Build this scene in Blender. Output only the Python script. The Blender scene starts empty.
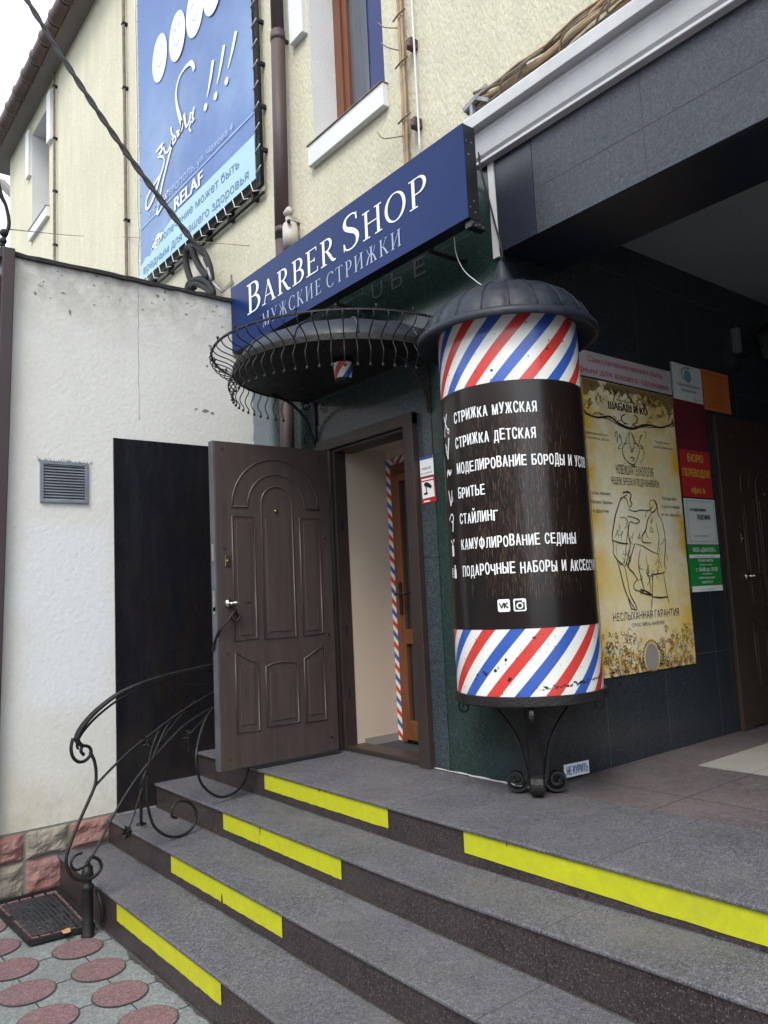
import bpy, bmesh, math, random
from mathutils import Vector, Matrix, noise, geometry
R = math.radians
sc = bpy.context.scene
col = sc.collection
H = 1.668                     # camera height; geometry below is written relative to eye level
F_PX, CX, CY = 783.51, 384.0, 512.0

# ------------------------------------------------------------------ camera basis
yaw, pitch, roll = R(-51.33174), R(6.24153), R(-2.74314)
fw = Vector((math.sin(yaw)*math.cos(pitch), math.cos(yaw)*math.cos(pitch), math.sin(pitch)))
rr = fw.cross(Vector((0, 0, 1))).normalized(); uu = rr.cross(fw)
CR = math.cos(roll)*rr + math.sin(roll)*uu
CU = -math.sin(roll)*rr + math.cos(roll)*uu
def hit(x, y, ax, val):
    """point where the sight line through a photo position meets a real plane"""
    d = (x-CX)*CR - (y-CY)*CU + F_PX*fw
    return d*(val/d[ax])

# ------------------------------------------------------------------ materials
def mat(name, c, rough=.6, c2=None, vs=3.0, vamt=.5, fine=0., fs=60., speck=None, bump=0., bs=40., metal=0.,
        joints=None, jc=(.02, .02, .02), jamt=.7, stretch=None, coat=0., spec=.5, ramp=None, rvar=0., vdetail=5, jbump=True, dirt=None, grain=None):
    m = bpy.data.materials.new(name); m.use_nodes = True
    nt = m.node_tree; N = nt.nodes; L = nt.links
    b = N['Principled BSDF']
    b.inputs['Roughness'].default_value = rough; b.inputs['Metallic'].default_value = metal
    b.inputs['Specular IOR Level'].default_value = spec
    if coat: b.inputs['Coat Weight'].default_value = coat; b.inputs['Coat Roughness'].default_value = .12
    g = N.new('ShaderNodeNewGeometry'); pos = g.outputs['Position']
    mp = N.new('ShaderNodeMapping'); L.new(pos, mp.inputs[0])
    if stretch: mp.inputs['Scale'].default_value = stretch
    P = mp.outputs[0]
    def noi(s, det=5, vec=P, r=.55):
        n = N.new('ShaderNodeTexNoise'); n.inputs['Scale'].default_value = s; n.inputs['Detail'].default_value = det
        n.inputs['Roughness'].default_value = r; L.new(vec, n.inputs['Vector']); return n.outputs['Fac']
    def rmp(v, a, bb):
        r = N.new('ShaderNodeMapRange'); r.inputs[1].default_value = a; r.inputs[2].default_value = bb; L.new(v, r.inputs[0]); return r.outputs[0]
    def mix(f, a, bb, mode='MIX'):
        x = N.new('ShaderNodeMix'); x.data_type = 'RGBA'; x.blend_type = mode
        for sock, v in ((x.inputs[0], f), (x.inputs[6], a), (x.inputs[7], bb)):
            if isinstance(v, (int, float)): sock.default_value = v
            elif isinstance(v, tuple): sock.default_value = (*v[:3], 1)
            else: L.new(v, sock)
        return x.outputs[2]
    def mth(op, a, bb=0.):
        x = N.new('ShaderNodeMath'); x.operation = op
        for i, v in enumerate((a, bb)):
            if isinstance(v, (int, float)): x.inputs[i].default_value = v
            else: L.new(v, x.inputs[i])
        return x.outputs[0]
    c = tuple(c)
    if c2 is None: c2 = tuple(v*.8 for v in c)
    cc = mix(rmp(noi(vs, vdetail), .5-.25/max(vamt, .01)*.5, .5+.25/max(vamt, .01)*.5), c, tuple(c2))
    if fine: cc = mix(mth('MULTIPLY', rmp(noi(fs, 3), .35, .7), fine), cc, tuple(v*.45 for v in c))
    if grain:     # crystalline grain: each cell of the stone its own tone
        for (gs, ga) in grain:
            v = N.new('ShaderNodeTexVoronoi'); v.inputs['Scale'].default_value = gs; L.new(pos, v.inputs['Vector'])
            vc = N.new('ShaderNodeSeparateColor'); L.new(v.outputs['Color'], vc.inputs[0])
            r = N.new('ShaderNodeMapRange'); r.inputs[3].default_value = 1-ga; r.inputs[4].default_value = 1+ga; L.new(vc.outputs[1], r.inputs[0])
            cb = N.new('ShaderNodeCombineColor'); [L.new(r.outputs[0], cb.inputs[i]) for i in range(3)]
            x = N.new('ShaderNodeMix'); x.data_type = 'RGBA'; x.blend_type = 'MULTIPLY'; x.clamp_result = False; x.inputs[0].default_value = 1.
            L.new(cc, x.inputs[6]); L.new(cb.outputs[0], x.inputs[7]); cc = x.outputs[2]
    if speck:
        for (sc_, scol, thr) in speck:
            v = N.new('ShaderNodeTexVoronoi'); v.inputs['Scale'].default_value = sc_; L.new(pos, v.inputs['Vector'])
            f = rmp(v.outputs['Distance'], thr, thr*.6)
            vc = N.new('ShaderNodeSeparateColor'); L.new(v.outputs['Color'], vc.inputs[0])
            f = mth('MULTIPLY', f, rmp(vc.outputs[0], .45, .6))
            cc = mix(f, cc, scol)
    sep = N.new('ShaderNodeSeparateXYZ'); L.new(pos, sep.inputs[0])
    if dirt:      # list of (axis, from, to, colour, noise scale): stains with their own ragged outline
        for (ax, a, bb, dc, ns, amt) in dirt:
            if ax == 'band':      # repainted patch between two heights with a wavering edge
                wz = mth('ADD', sep.outputs[2], mth('MULTIPLY', mth('SUBTRACT', noi(1.3, 4, pos), .5), .35)); wy = mth('ADD', sep.outputs[1], mth('MULTIPLY', mth('SUBTRACT', noi(2.1, 4, pos), .5), .25))
                f = mth('MULTIPLY', mth('MULTIPLY', rmp(wz, a, a+.12), rmp(wz, bb, bb-.10)), mth('MULTIPLY', rmp(wy, 1.20, 1.30), rmp(wy, 1.86, 1.76)))
                cc = mix(mth('MULTIPLY', f, amt), cc, dc); continue
            f = rmp(sep.outputs[ax], a, bb)
            if isinstance(ns, tuple):
                mq = N.new('ShaderNodeMapping'); mq.inputs['Scale'].default_value = ns; L.new(pos, mq.inputs[0]); nz_ = noi(1., 6, mq.outputs[0], .65)
            else: nz_ = noi(ns, 6, pos, .65)
            f = mth('MULTIPLY', f, rmp(nz_, .38, .68)); cc = mix(mth('MULTIPLY', f, amt), cc, dc)
    jf = None
    if joints:    # list of (axis, period, offset, half width)
        for (ax, per, off, hw) in joints:
            f = mth('ABSOLUTE', mth('SUBTRACT', mth('FRACT', mth('DIVIDE', mth('SUBTRACT', sep.outputs[ax], off), per)), .5))
            f = rmp(f, .5-hw/per, .5-hw/per*.5)
            jf = f if jf is None else mth('MAXIMUM', jf, f)
        cc = mix(mth('MULTIPLY', jf, jamt), cc, jc)
    L.new(cc, b.inputs['Base Color'])
    if rvar:
        rg = N.new('ShaderNodeMapRange'); rg.inputs[1].default_value = .3; rg.inputs[2].default_value = .7
        rg.inputs[3].default_value = max(.02, rough-rvar); rg.inputs[4].default_value = rough+rvar
        L.new(noi(vs*2.3, 4), rg.inputs[0]); L.new(rg.outputs[0], b.inputs['Roughness'])
    if bump or jf is not None:
        bp = N.new('ShaderNodeBump'); bp.inputs['Strength'].default_value = 1.; bp.inputs['Distance'].default_value = .01
        h = mth('MULTIPLY', noi(bs, 4), bump)
        if jf is not None and jbump: h = mth('SUBTRACT', h, mth('MULTIPLY', jf, .25))
        L.new(h, bp.inputs['Height']); L.new(bp.outputs[0], b.inputs['Normal'])
    return m

M = {}
def z_(v): return v+H
M['stucco'] = mat('yellow_stucco', (.62, .60, .455), .9, (.54, .515, .385), 2.6, .5, fine=.22, fs=26, bump=1.1, bs=60, stretch=(1.3, 1.3, .45),
                  dirt=[(2, z_(3.4), z_(2.3), (.36, .33, .24), 5, .55), (2, z_(2.5), z_(8), (.66, .63, .47), 1.3, .5), (2, z_(2.2), z_(2.21), (.40, .38, .29), (10, 10, 1.1), .30)])
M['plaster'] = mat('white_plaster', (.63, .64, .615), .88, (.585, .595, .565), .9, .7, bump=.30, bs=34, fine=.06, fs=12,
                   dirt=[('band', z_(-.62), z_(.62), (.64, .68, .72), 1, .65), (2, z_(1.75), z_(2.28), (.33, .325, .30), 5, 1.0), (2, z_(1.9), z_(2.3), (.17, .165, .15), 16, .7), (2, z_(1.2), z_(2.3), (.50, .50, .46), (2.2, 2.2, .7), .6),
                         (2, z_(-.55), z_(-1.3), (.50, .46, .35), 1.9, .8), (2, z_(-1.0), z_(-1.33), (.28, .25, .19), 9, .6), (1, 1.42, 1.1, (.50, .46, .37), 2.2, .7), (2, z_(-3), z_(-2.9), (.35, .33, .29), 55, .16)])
M['trim_white'] = mat('white_plaster_trim', (.66, .68, .68), .75, (.56, .57, .57), 2, .5, bump=.25, bs=60)
M['cornice'] = mat('cornice_paint', (.56, .58, .59), .6, (.46, .475, .48), 3, .6, fine=.2, fs=9, bump=.15, bs=50)
M['green'] = mat('green_granite_tile', (.024, .047, .041), .19, (.017, .036, .033), 3, .5, fine=.35, fs=90, grain=[(130, .35)],
                 speck=[(60, (.09, .15, .14), .16)], bump=.02, bs=8, rvar=.05,
                 joints=[(2, .60, z_(.22), .0016), (0, .62, -2.737, .0016)], jc=(.01, .02, .02), jamt=.8)
M['band'] = mat('slate_blue_granite_band', (.042, .058, .066), .25, (.030, .042, .050), 4, .5, grain=[(130, .4)], speck=[(70, (.13, .16, .18), .15)], bump=.02, bs=10,
                joints=[(2, .60, z_(.22), .0016)], jc=(.01, .015, .02))
M['darktile'] = mat('dark_granite_tile', (.024, .030, .034), .26, (.017, .022, .026), 3, .5, fine=.15, fs=40, grain=[(140, .3)],
                    joints=[(2, .60, z_(.15), .003), (1, .60, 3.71, .003)], jc=(.07, .085, .085), jamt=.6, jbump=False)
M['fascia'] = mat('blue_grey_granite', (.029, .035, .045), .45, (.023, .028, .037), 3, .5, grain=[(150, .45), (70, .22)], speck=[(45, (.13, .15, .18), .10)],
                  bump=.03, bs=30, joints=[(2, 3., z_(2.06), .0022), (0, .645, -2.475, .0022)], jc=(.012, .014, .02), jamt=.9)
M['fasciadark'] = mat('dark_blue_granite', (.016, .021, .032), .32, (.012, .016, .026), 3, .5, grain=[(150, .45)], bump=.02, bs=30)
M['tread'] = mat('grey_granite_tread', (.101, .100, .117), .62, (.077, .077, .091), 2.0, .9, fine=.45, fs=36,
                 grain=[(210, .62), (110, .25)], speck=[(95, (.30, .295, .31), .20), (150, (.02, .02, .022), .24)], bump=.12, bs=120, rvar=.1,
                 dirt=[(0, -9, 3, (.175, .165, .155), 1.9, .55), (0, -9, 3, (.052, .05, .05), 3.2, .5), (0, -9, 3, (.10, .105, .085), 6, .35)], joints=[(0, 1.2, -1.87, .0018)], jc=(.03, .03, .03))
M['riser'] = mat('brown_granite_riser', (.036, .027, .028), .42, (.025, .020, .021), 3, .6, fine=.3, fs=60, grain=[(200, .5), (90, .25)],
                 speck=[(95, (.17, .125, .115), .26), (150, (.15, .135, .13), .24), (60, (.12, .10, .10), .12)], bump=.03, bs=60,
                 joints=[(0, .60, -1.87, .0016)], jc=(.012, .01, .01), jamt=.8,
                 dirt=[(0, -9, 3, (.085, .072, .068), 5, .35)])
M['landing'] = mat('landing_granite_tile', (.118, .104, .110), .48, (.088, .076, .082), 1.6, .9, fine=.35, fs=30, grain=[(210, .55), (110, .25)], speck=[(95, (.28, .26, .265), .18)],
                   bump=.08, bs=100, rvar=.1, joints=[(1, .6, 3.115+.3, .0035), (0, .6, -2.41+.3, .0035)], jc=(.03, .028, .028), jamt=.85,
                   dirt=[(0, -9, 3, (.17, .13, .12), 1.4, .6), (0, -9, 3, (.05, .047, .05), 4.5, .3)])
M['beigetile'] = mat('beige_floor_tile', (.30, .29, .27), .55, (.25, .24, .22), 3, .5, fine=.2, bump=.05, bs=80, joints=[(1, .6, 3.115+.3, .003), (0, .6, -2.41+.3, .003)], jc=(.1, .1, .1))
M['yellow'] = mat('yellow_warning_paint', (.50, .53, .007), .5, (.45, .475, .007), 7, .6, fine=.12, fs=30, bump=.05, bs=60, dirt=[(0, -9, 3, (.36, .37, .03), 9, .5), (0, -9, 3, (.20, .20, .04), 26, .35)])
M['tape_dark'] = mat('dark_scuff', (.035, .03, .02), .7)
M['pave'] = mat('pavement_concrete', (.180, .200, .198), .85, (.145, .158, .156), 4, .7, grain=[(160, .3), (60, .12)], fine=.35, fs=40, bump=.35, bs=60, dirt=[(0, -9, 3, (.13, .14, .14), 4, .6)])
M['disc'] = mat('pink_disc', (.165, .092, .096), .85, (.130, .080, .083), 5, .7, grain=[(160, .35), (60, .15)], fine=.3, fs=45, bump=.3, bs=60, dirt=[(0, -9, 3, (.16, .11, .11), 5, .5)])
M['jointm'] = mat('dark_joint', (.035, .04, .038), .95, bump=.3, bs=50)
M['stone_pink'] = mat('pink_rock_faced_stone', (.265, .125, .108), .85, (.21, .11, .095), 9, .8, fine=.35, fs=35, bump=.9, bs=30, dirt=[(0, -9, 3, (.30, .27, .24), 8, .6)])
M['stone_grey'] = mat('grey_rock_faced_stone', (.27, .245, .20), .85, (.20, .18, .15), 9, .8, fine=.35, fs=35, bump=.9, bs=30, dirt=[(0, -9, 3, (.15, .145, .13), 8, .6)])
M['mortar'] = mat('mortar', (.17, .165, .15), .95, bump=.5, bs=60)
M['blackpanel'] = mat('dark_sheet_panel', (.006, .008, .014), .27, (.010, .009, .010), 4, .6, stretch=(1, 2, .35), bump=.10, bs=3, rvar=.08,
                      dirt=[(2, z_(.9), z_(-.1), (.019, .012, .009), (16, 16, 2.2), .5), (2, z_(-.2), z_(-1.2), (.020, .012, .009), (14, 14, 2.5), .5)])
M['door'] = mat('brown_door_film', (.064, .046, .042), .42, (.046, .034, .031), 5, .7, stretch=(6, 6, .5), fine=.35, fs=30, bump=.12, bs=30, rvar=.06)
M['door2'] = mat('dark_brown_door_film', (.050, .034, .026), .45, (.036, .025, .020), 5, .7, stretch=(6, 6, .5), fine=.35, fs=30, bump=.10, bs=30)
M['mould'] = mat('worn_moulding_edge', (.105, .085, .080), .38, (.075, .058, .055), 20, .8)
M['frame'] = mat('brown_door_frame', (.042, .030, .026), .45, (.030, .022, .019), 6, .6, fine=.3, fs=40, bump=.1, bs=60)
M['steel'] = mat('door_edge_steel', (.16, .17, .19), .4, (.10, .105, .12), 6, .6, metal=.6, bump=.05)
M['blackmetal'] = mat('black_wrought_iron', (.010, .0105, .012), .45, (.017, .017, .018), 12, .7, bump=.4, bs=70, spec=.28, rvar=.1, dirt=[(0, -9, 3, (.04, .025, .018), 22, .22)])
M['capmetal'] = mat('dark_blue_grey_cap_metal', (.008, .012, .022), .47, (.015, .020, .030), 7, .8, bump=.2, bs=30, spec=.28, fine=.25, fs=12, rvar=.1,
                    dirt=[(0, -9, 3, (.06, .07, .08), 17, .30)])
M['chrome'] = mat('worn_chrome', (.55, .52, .46), .25, metal=1.)
M['brass'] = mat('dull_brass', (.30, .23, .13), .35, metal=1.)
M['beige'] = mat('beige_vestibule_paint', (.50, .42, .33), .8, (.45, .37, .29), 2, .5, bump=.1, bs=60)
M['skirt'] = mat('grey_skirting_tile', (.25, .24, .22), .5)
M['orangewood'] = mat('orange_brown_wood', (.17, .060, .022), .4, (.12, .042, .016), 6, .7, stretch=(5, 5, .6), bump=.05, bs=40)
M['glass_dark'] = mat('dark_door_glass', (.020, .026, .028), .06, spec=.8)
M['glass_sky'] = mat('window_glass_painted_sky', (.010, .020, .13), .06, (.009, .017, .10), 1.5, .5, spec=.3)  # blue of the reflected sky painted into the pane colour
M['blind'] = mat('grey_blind_behind_glass', (.10, .115, .14), .15, (.07, .08, .105), 5, .7, stretch=(4, 4, .3))
M['red'] = mat('pole_red', (.58, .045, .035), .35, (.50, .04, .032), 5, .5, coat=.3)
M['blue'] = mat('pole_blue', (.035, .10, .42), .35, (.03, .085, .36), 5, .5, coat=.3)
M['white'] = mat('pole_white', (.72, .74, .70), .35, (.66, .68, .64), 5, .5, coat=.3)
M['label'] = mat('dark_wood_print', (.0045, .0045, .005), .28, (.017, .010, .007), 3.5, .5, stretch=(1, 1, .3), coat=.15, spec=.4)
M['sign'] = mat('navy_sign_film', (.008, .025, .108), .30, (.007, .021, .092), 1.2, .5, spec=.12)
M['signside'] = mat('sign_side_black', (.008, .009, .012), .35)
M['letters'] = mat('white_lettering', (.82, .85, .86), .4)
M['letters2'] = mat('off_white_lettering', (.36, .42, .54), .4)
M['ghost'] = mat('faded_old_lettering', (.060, .062, .060), .5)
M['pipe'] = mat('maroon_downpipe', (.060, .036, .038), .6, (.048, .028, .031), 4, .6, bump=.05)
M['eave'] = mat('brown_gutter', (.085, .042, .034), .5, (.05, .028, .026), 5, .8, fine=.3, fs=15)
M['soffit'] = mat('grey_brown_soffit', (.17, .15, .14), .8)
M['tile_roof'] = mat('roof_sheet', (.12, .07, .055), .7)
M['bb_blue'] = mat('billboard_blue', (.048, .105, .29), .5, (.08, .155, .36), .55, .8, dirt=[(2, z_(6.3), z_(4.4), (.22, .33, .50), .8, .7)])
M['bb_light'] = mat('billboard_pale_blue', (.34, .53, .66), .5, (.30, .48, .62), 2, .5)
M['bb_text'] = mat('billboard_teal_text', (.06, .18, .27), .5)
M['bb_white'] = mat('billboard_white', (.78, .84, .88), .5)
M['bb_line'] = mat('billboard_pale_line', (.33, .45, .68), .5)
M['conduit'] = mat('tan_conduit', (.34, .23, .12), .6, (.22, .15, .09), 9, .8, bump=.2)
M['cable_black'] = mat('black_cable', (.006, .006, .007), .75)
M['cable_grey'] = mat('weathered_cable', (.21, .175, .125), .8, (.12, .10, .075), 12, .8)
M['cable_white'] = mat('white_cable', (.62, .64, .64), .6)
M['galv'] = mat('galvanised_bracket', (.30, .31, .32), .5, (.2, .2, .21), 12, .8, metal=.5)
M['ceil'] = mat('passage_ceiling', (.18, .215, .225), .8, (.16, .19, .20), 2, .5)
M['gridmetal'] = mat('grey_vent_grille', (.20, .23, .27), .45, (.15, .17, .2), 10, .6, metal=.3)
M['parch'] = mat('yellow_parchment_print', (.72, .71, .56), .55, (.68, .56, .24), 2.6, .8, fine=.18, fs=18, vdetail=8,
                 dirt=[(2, z_(.72), z_(1.25), (.45, .28, .03), 4, 1.3), (2, z_(-.12), z_(-.5), (.52, .30, .04), 5, .9), (1, 3.85, 3.68, (.62, .38, .02), 4, 1.5), (1, 4.48, 4.69, (.64, .40, .02), 4, 1.7)])
M['bloom'] = mat('ochre_print', (.55, .36, .08), .6); M['bloom2'] = mat('pale_green_print', (.42, .46, .34), .6)
M['ink'] = mat('brown_ink', (.050, .033, .018), .6)
M['ink2'] = mat('faded_brown_ink', (.20, .13, .05), .6)
M['pinkp'] = mat('pale_pink_sheet', (.46, .40, .43), .5)
M['pinktext'] = mat('crimson_lettering', (.35, .035, .07), .5)
M['paper'] = mat('white_sheet', (.55, .60, .58), .5, (.5, .55, .53), 3, .5)
M['papertext'] = mat('grey_print', (.14, .18, .20), .6)
M['globe'] = mat('blue_globe_print', (.12, .32, .42), .5)
M['orange'] = mat('orange_sheet', (.52, .15, .035), .55, (.45, .125, .03), 4, .5)
M['orangetext'] = mat('dark_orange_print', (.30, .07, .02), .6)
M['maroon'] = mat('maroon_sheet', (.115, .012, .022), .5)
M['maroontext'] = mat('dim_maroon_print', (.19, .04, .03), .6)
M['redp'] = mat('red_sheet', (.42, .022, .025), .5)
M['yeltext'] = mat('yellow_lettering', (.62, .50, .03), .5)
M['greenp'] = mat('green_sheet', (.012, .25, .045), .5)
M['black'] = mat('black_print', (.012, .012, .013), .5)
M['bluep'] = mat('blue_print', (.03, .08, .34), .5)
M['mat'] = mat('dark_rubber_mat', (.028, .030, .033), .9, bump=.6, bs=60)
M['leaf'] = mat('dry_leaf', (.42, .25, .09), .7)
M['post'] = mat('dark_brown_post', (.045, .028, .034), .5, (.035, .022, .027), 6, .5)
M['slats'] = mat('brown_slats', (.12, .062, .052), .6, (.08, .042, .036), 8, .8, fine=.3, fs=20)
M['opp'] = mat('opposite_render', (.30, .27, .23), .9, (.24, .22, .19), 1, .5, bump=.3)
M['scar'] = mat('bare_grey_render', (.20, .20, .19), .95, bump=.6, bs=80); M['scar2'] = mat('pale_bare_render', (.36, .36, .34), .95, bump=.6, bs=80)
M['grit'] = mat('dark_grit', (.040, .040, .032), .95, (.06, .058, .045), 30, .8, bump=.6, bs=120)
M['device'] = mat('aged_cream_plastic', (.44, .42, .36), .6, (.36, .34, .29), 9, .6)
M['tar'] = mat('black_roofing_felt', (.016, .016, .017), .8, bump=.8, bs=40)
M['silicone'] = mat('white_sealant', (.62, .63, .63), .6)
M['leafgreen'] = mat('street_tree_leaves', (.045, .08, .025), .8, (.03, .055, .018), 2, .6)
M['bark'] = mat('bark', (.08, .06, .045), .9, bump=1., bs=20)

# ------------------------------------------------------------------ mesh builder
class MB:
    def __init__(s): s.v = []; s.f = []; s.m = []; s.sm = []
    def add(s, vs, fs, mi=0, smooth=False):
        o = len(s.v); s.v += [Vector(v) for v in vs]
        for f in fs: s.f.append([i+o for i in f]); s.m.append(mi); s.sm.append(smooth)
        return s
    def box(s, x0, x1, y0, y1, z0, z1, mi=0):
        x0, x1 = sorted((x0, x1)); y0, y1 = sorted((y0, y1)); z0, z1 = sorted((z0, z1))
        return s.add([(x, y, z) for x in (x0, x1) for y in (y0, y1) for z in (z0, z1)],
                     [(0, 1, 3, 2), (4, 6, 7, 5), (0, 4, 5, 1), (2, 3, 7, 6), (0, 2, 6, 4), (1, 5, 7, 3)], mi)
    def obox(s, c, ax, ay, az, mi=0):     # oriented box: centre and half-axis vectors
        c, ax, ay, az = map(Vector, (c, ax, ay, az))
        vs = [c+ax*i+ay*j+az*k for i in (-1, 1) for j in (-1, 1) for k in (-1, 1)]
        return s.add(vs, [(0, 1, 3, 2), (4, 6, 7, 5), (0, 4, 5, 1), (2, 3, 7, 6), (0, 2, 6, 4), (1, 5, 7, 3)], mi)
    def quad(s, pts, mi=0): return s.add(pts, [tuple(range(len(pts)))], mi)
    def tube(s, pts, r, n=8, mi=0, closed=False, cap=True):
        pts = [Vector(p) for p in pts]; k = len(pts)
        rs = r if isinstance(r, (list, tuple)) else [r]*k
        t0 = (pts[1]-pts[0]).normalized(); up = Vector((0, 0, 1)) if abs(t0.z) < .9 else Vector((1, 0, 0))
        nrm = t0.cross(up).normalized(); vs = []
        for i, p in enumerate(pts):
            if closed: t = (pts[(i+1) % k]-pts[i-1])
            else: t = pts[min(i+1, k-1)]-pts[max(i-1, 0)]
            if t.length < 1e-9: t = t0
            t.normalize(); nrm = (nrm-t*nrm.dot(t)).normalized(); bn = t.cross(nrm)
            for j in range(n):
                a = 2*math.pi*j/n; vs.append(p+(nrm*math.cos(a)+bn*math.sin(a))*rs[i])
        fs = []
        for i in range(k if closed else k-1):
            i2 = (i+1) % k
            for j in range(n): j2 = (j+1) % n; fs.append((i*n+j, i*n+j2, i2*n+j2, i2*n+j))
        if not closed and cap: fs += [tuple(range(n))[::-1], tuple((k-1)*n+j for j in range(n))]
        return s.add(vs, fs, mi, True)
    def flatbar(s, pts, wdir, w, th, mi=0):   # bar of rectangular section along pts, wide along wdir
        pts = [Vector(p) for p in pts]; wd = Vector(wdir).normalized(); vs = []; k = len(pts)
        for i, p in enumerate(pts):
            t = (pts[min(i+1, k-1)]-pts[max(i-1, 0)]).normalized(); n = t.cross(wd).normalized()
            for (a, b) in ((-1, -1), (1, -1), (1, 1), (-1, 1)): vs.append(p+wd*w*a/2+n*th*b/2)
        fs = []
        for i in range(k-1):
            for j in range(4): fs.append((i*4+j, i*4+(j+1) % 4, i*4+4+(j+1) % 4, i*4+4+j))
        fs += [(3, 2, 1, 0), tuple(range(k*4-4, k*4))]
        return s.add(vs, fs, mi)
    def lathe(s, c, prof, n=48, mi=0, a0=0, a1=2*math.pi, smooth=True, flute=0, nf=16):
        c = Vector(c); full = abs(a1-a0-2*math.pi) < 1e-6; cols = n if full else n+1; vs = []
        for (r, z) in prof:
            for j in range(cols):
                a = a0+(a1-a0)*j/n; q = r*(1-flute*(1-abs(math.cos(a*nf/2))**.35)) if flute else r
                vs.append(c+Vector((q*math.cos(a), q*math.sin(a), z)))
        fs = []
        for i in range(len(prof)-1):
            for j in range(n):
                j2 = (j+1) % cols; fs.append((i*cols+j, i*cols+j2, (i+1)*cols+j2, (i+1)*cols+j))
        return s.add(vs, fs, mi, smooth)
    def sphere(s, c, r, n=10, mi=0):
        return s.lathe(c, [(max(1e-4, r*math.sin(math.pi*i/6)), r*math.cos(math.pi*i/6)) for i in range(7)][::-1], n, mi)
    def prism(s, pts, d, mi=0):        # polygon extruded along d
        pts = [Vector(p) for p in pts]; d = Vector(d); k = len(pts)
        return s.add(pts+[p+d for p in pts], [tuple(range(k))[::-1], tuple(range(k, 2*k))]+[(i, (i+1) % k, (i+1) % k+k, i+k) for i in range(k)], mi)
    def build(s, name, mats, parent=None, bevel=0, base=None):
        me = bpy.data.meshes.new(name)
        if parent is not None: b = Vector(parent['_base'])
        elif base is not None: b = Vector(base)
        else: b = Vector((0, 0, -H))
        me.from_pydata([tuple(v-b) for v in s.v], [], s.f)
        mats = mats if isinstance(mats, (list, tuple)) else [mats]
        for k in mats: me.materials.append(M[k])
        me.polygons.foreach_set('material_index', s.m); me.polygons.foreach_set('use_smooth', s.sm)
        bm = bmesh.new(); bm.from_mesh(me); bmesh.ops.recalc_face_normals(bm, faces=bm.faces); bm.to_mesh(me); bm.free()
        me.update()
        o = bpy.data.objects.new(name, me); col.objects.link(o)
        if parent is not None: o.parent = parent
        else: o.location = b+Vector((0, 0, H))
        o['_base'] = tuple(b)
        if bevel:
            md = o.modifiers.new('bevel', 'BEVEL'); md.width = bevel; md.segments = 2; md.limit_method = 'ANGLE'; md.angle_limit = R(40)
        return o

def tag(o, label, cat, group=None, kind=None):
    o['label'] = label
    if cat: o['category'] = cat
    if group: o['group'] = group
    if kind: o['kind'] = kind
    return o
def thing(name, label, cat, base, group=None):
    o = bpy.data.objects.new(name, None); col.objects.link(o); o.empty_display_size = .1
    b = Vector(base); o.location = b+Vector((0, 0, H)); o['_base'] = tuple(b)
    return tag(o, label, cat, group)
def struct(o): o['kind'] = 'structure'; return o

def smooth(pts, k=6, closed=False):
    pts = [Vector(p) for p in pts]; n = len(pts); out = []
    rng = range(n if closed else n-1)
    g = (lambda i: pts[i % n]) if closed else (lambda i: pts[max(0, min(n-1, i))])
    for i in rng:
        p0, p1, p2, p3 = g(i-1), g(i), g(i+1), g(i+2)
        for j in range(k):
            t = j/k; out.append(.5*((2*p1)+(p2-p0)*t+(2*p0-5*p1+4*p2-p3)*t*t+(3*p1-p0-3*p2+p3)*t**3))
    if not closed: out.append(pts[-1])
    return out

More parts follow.
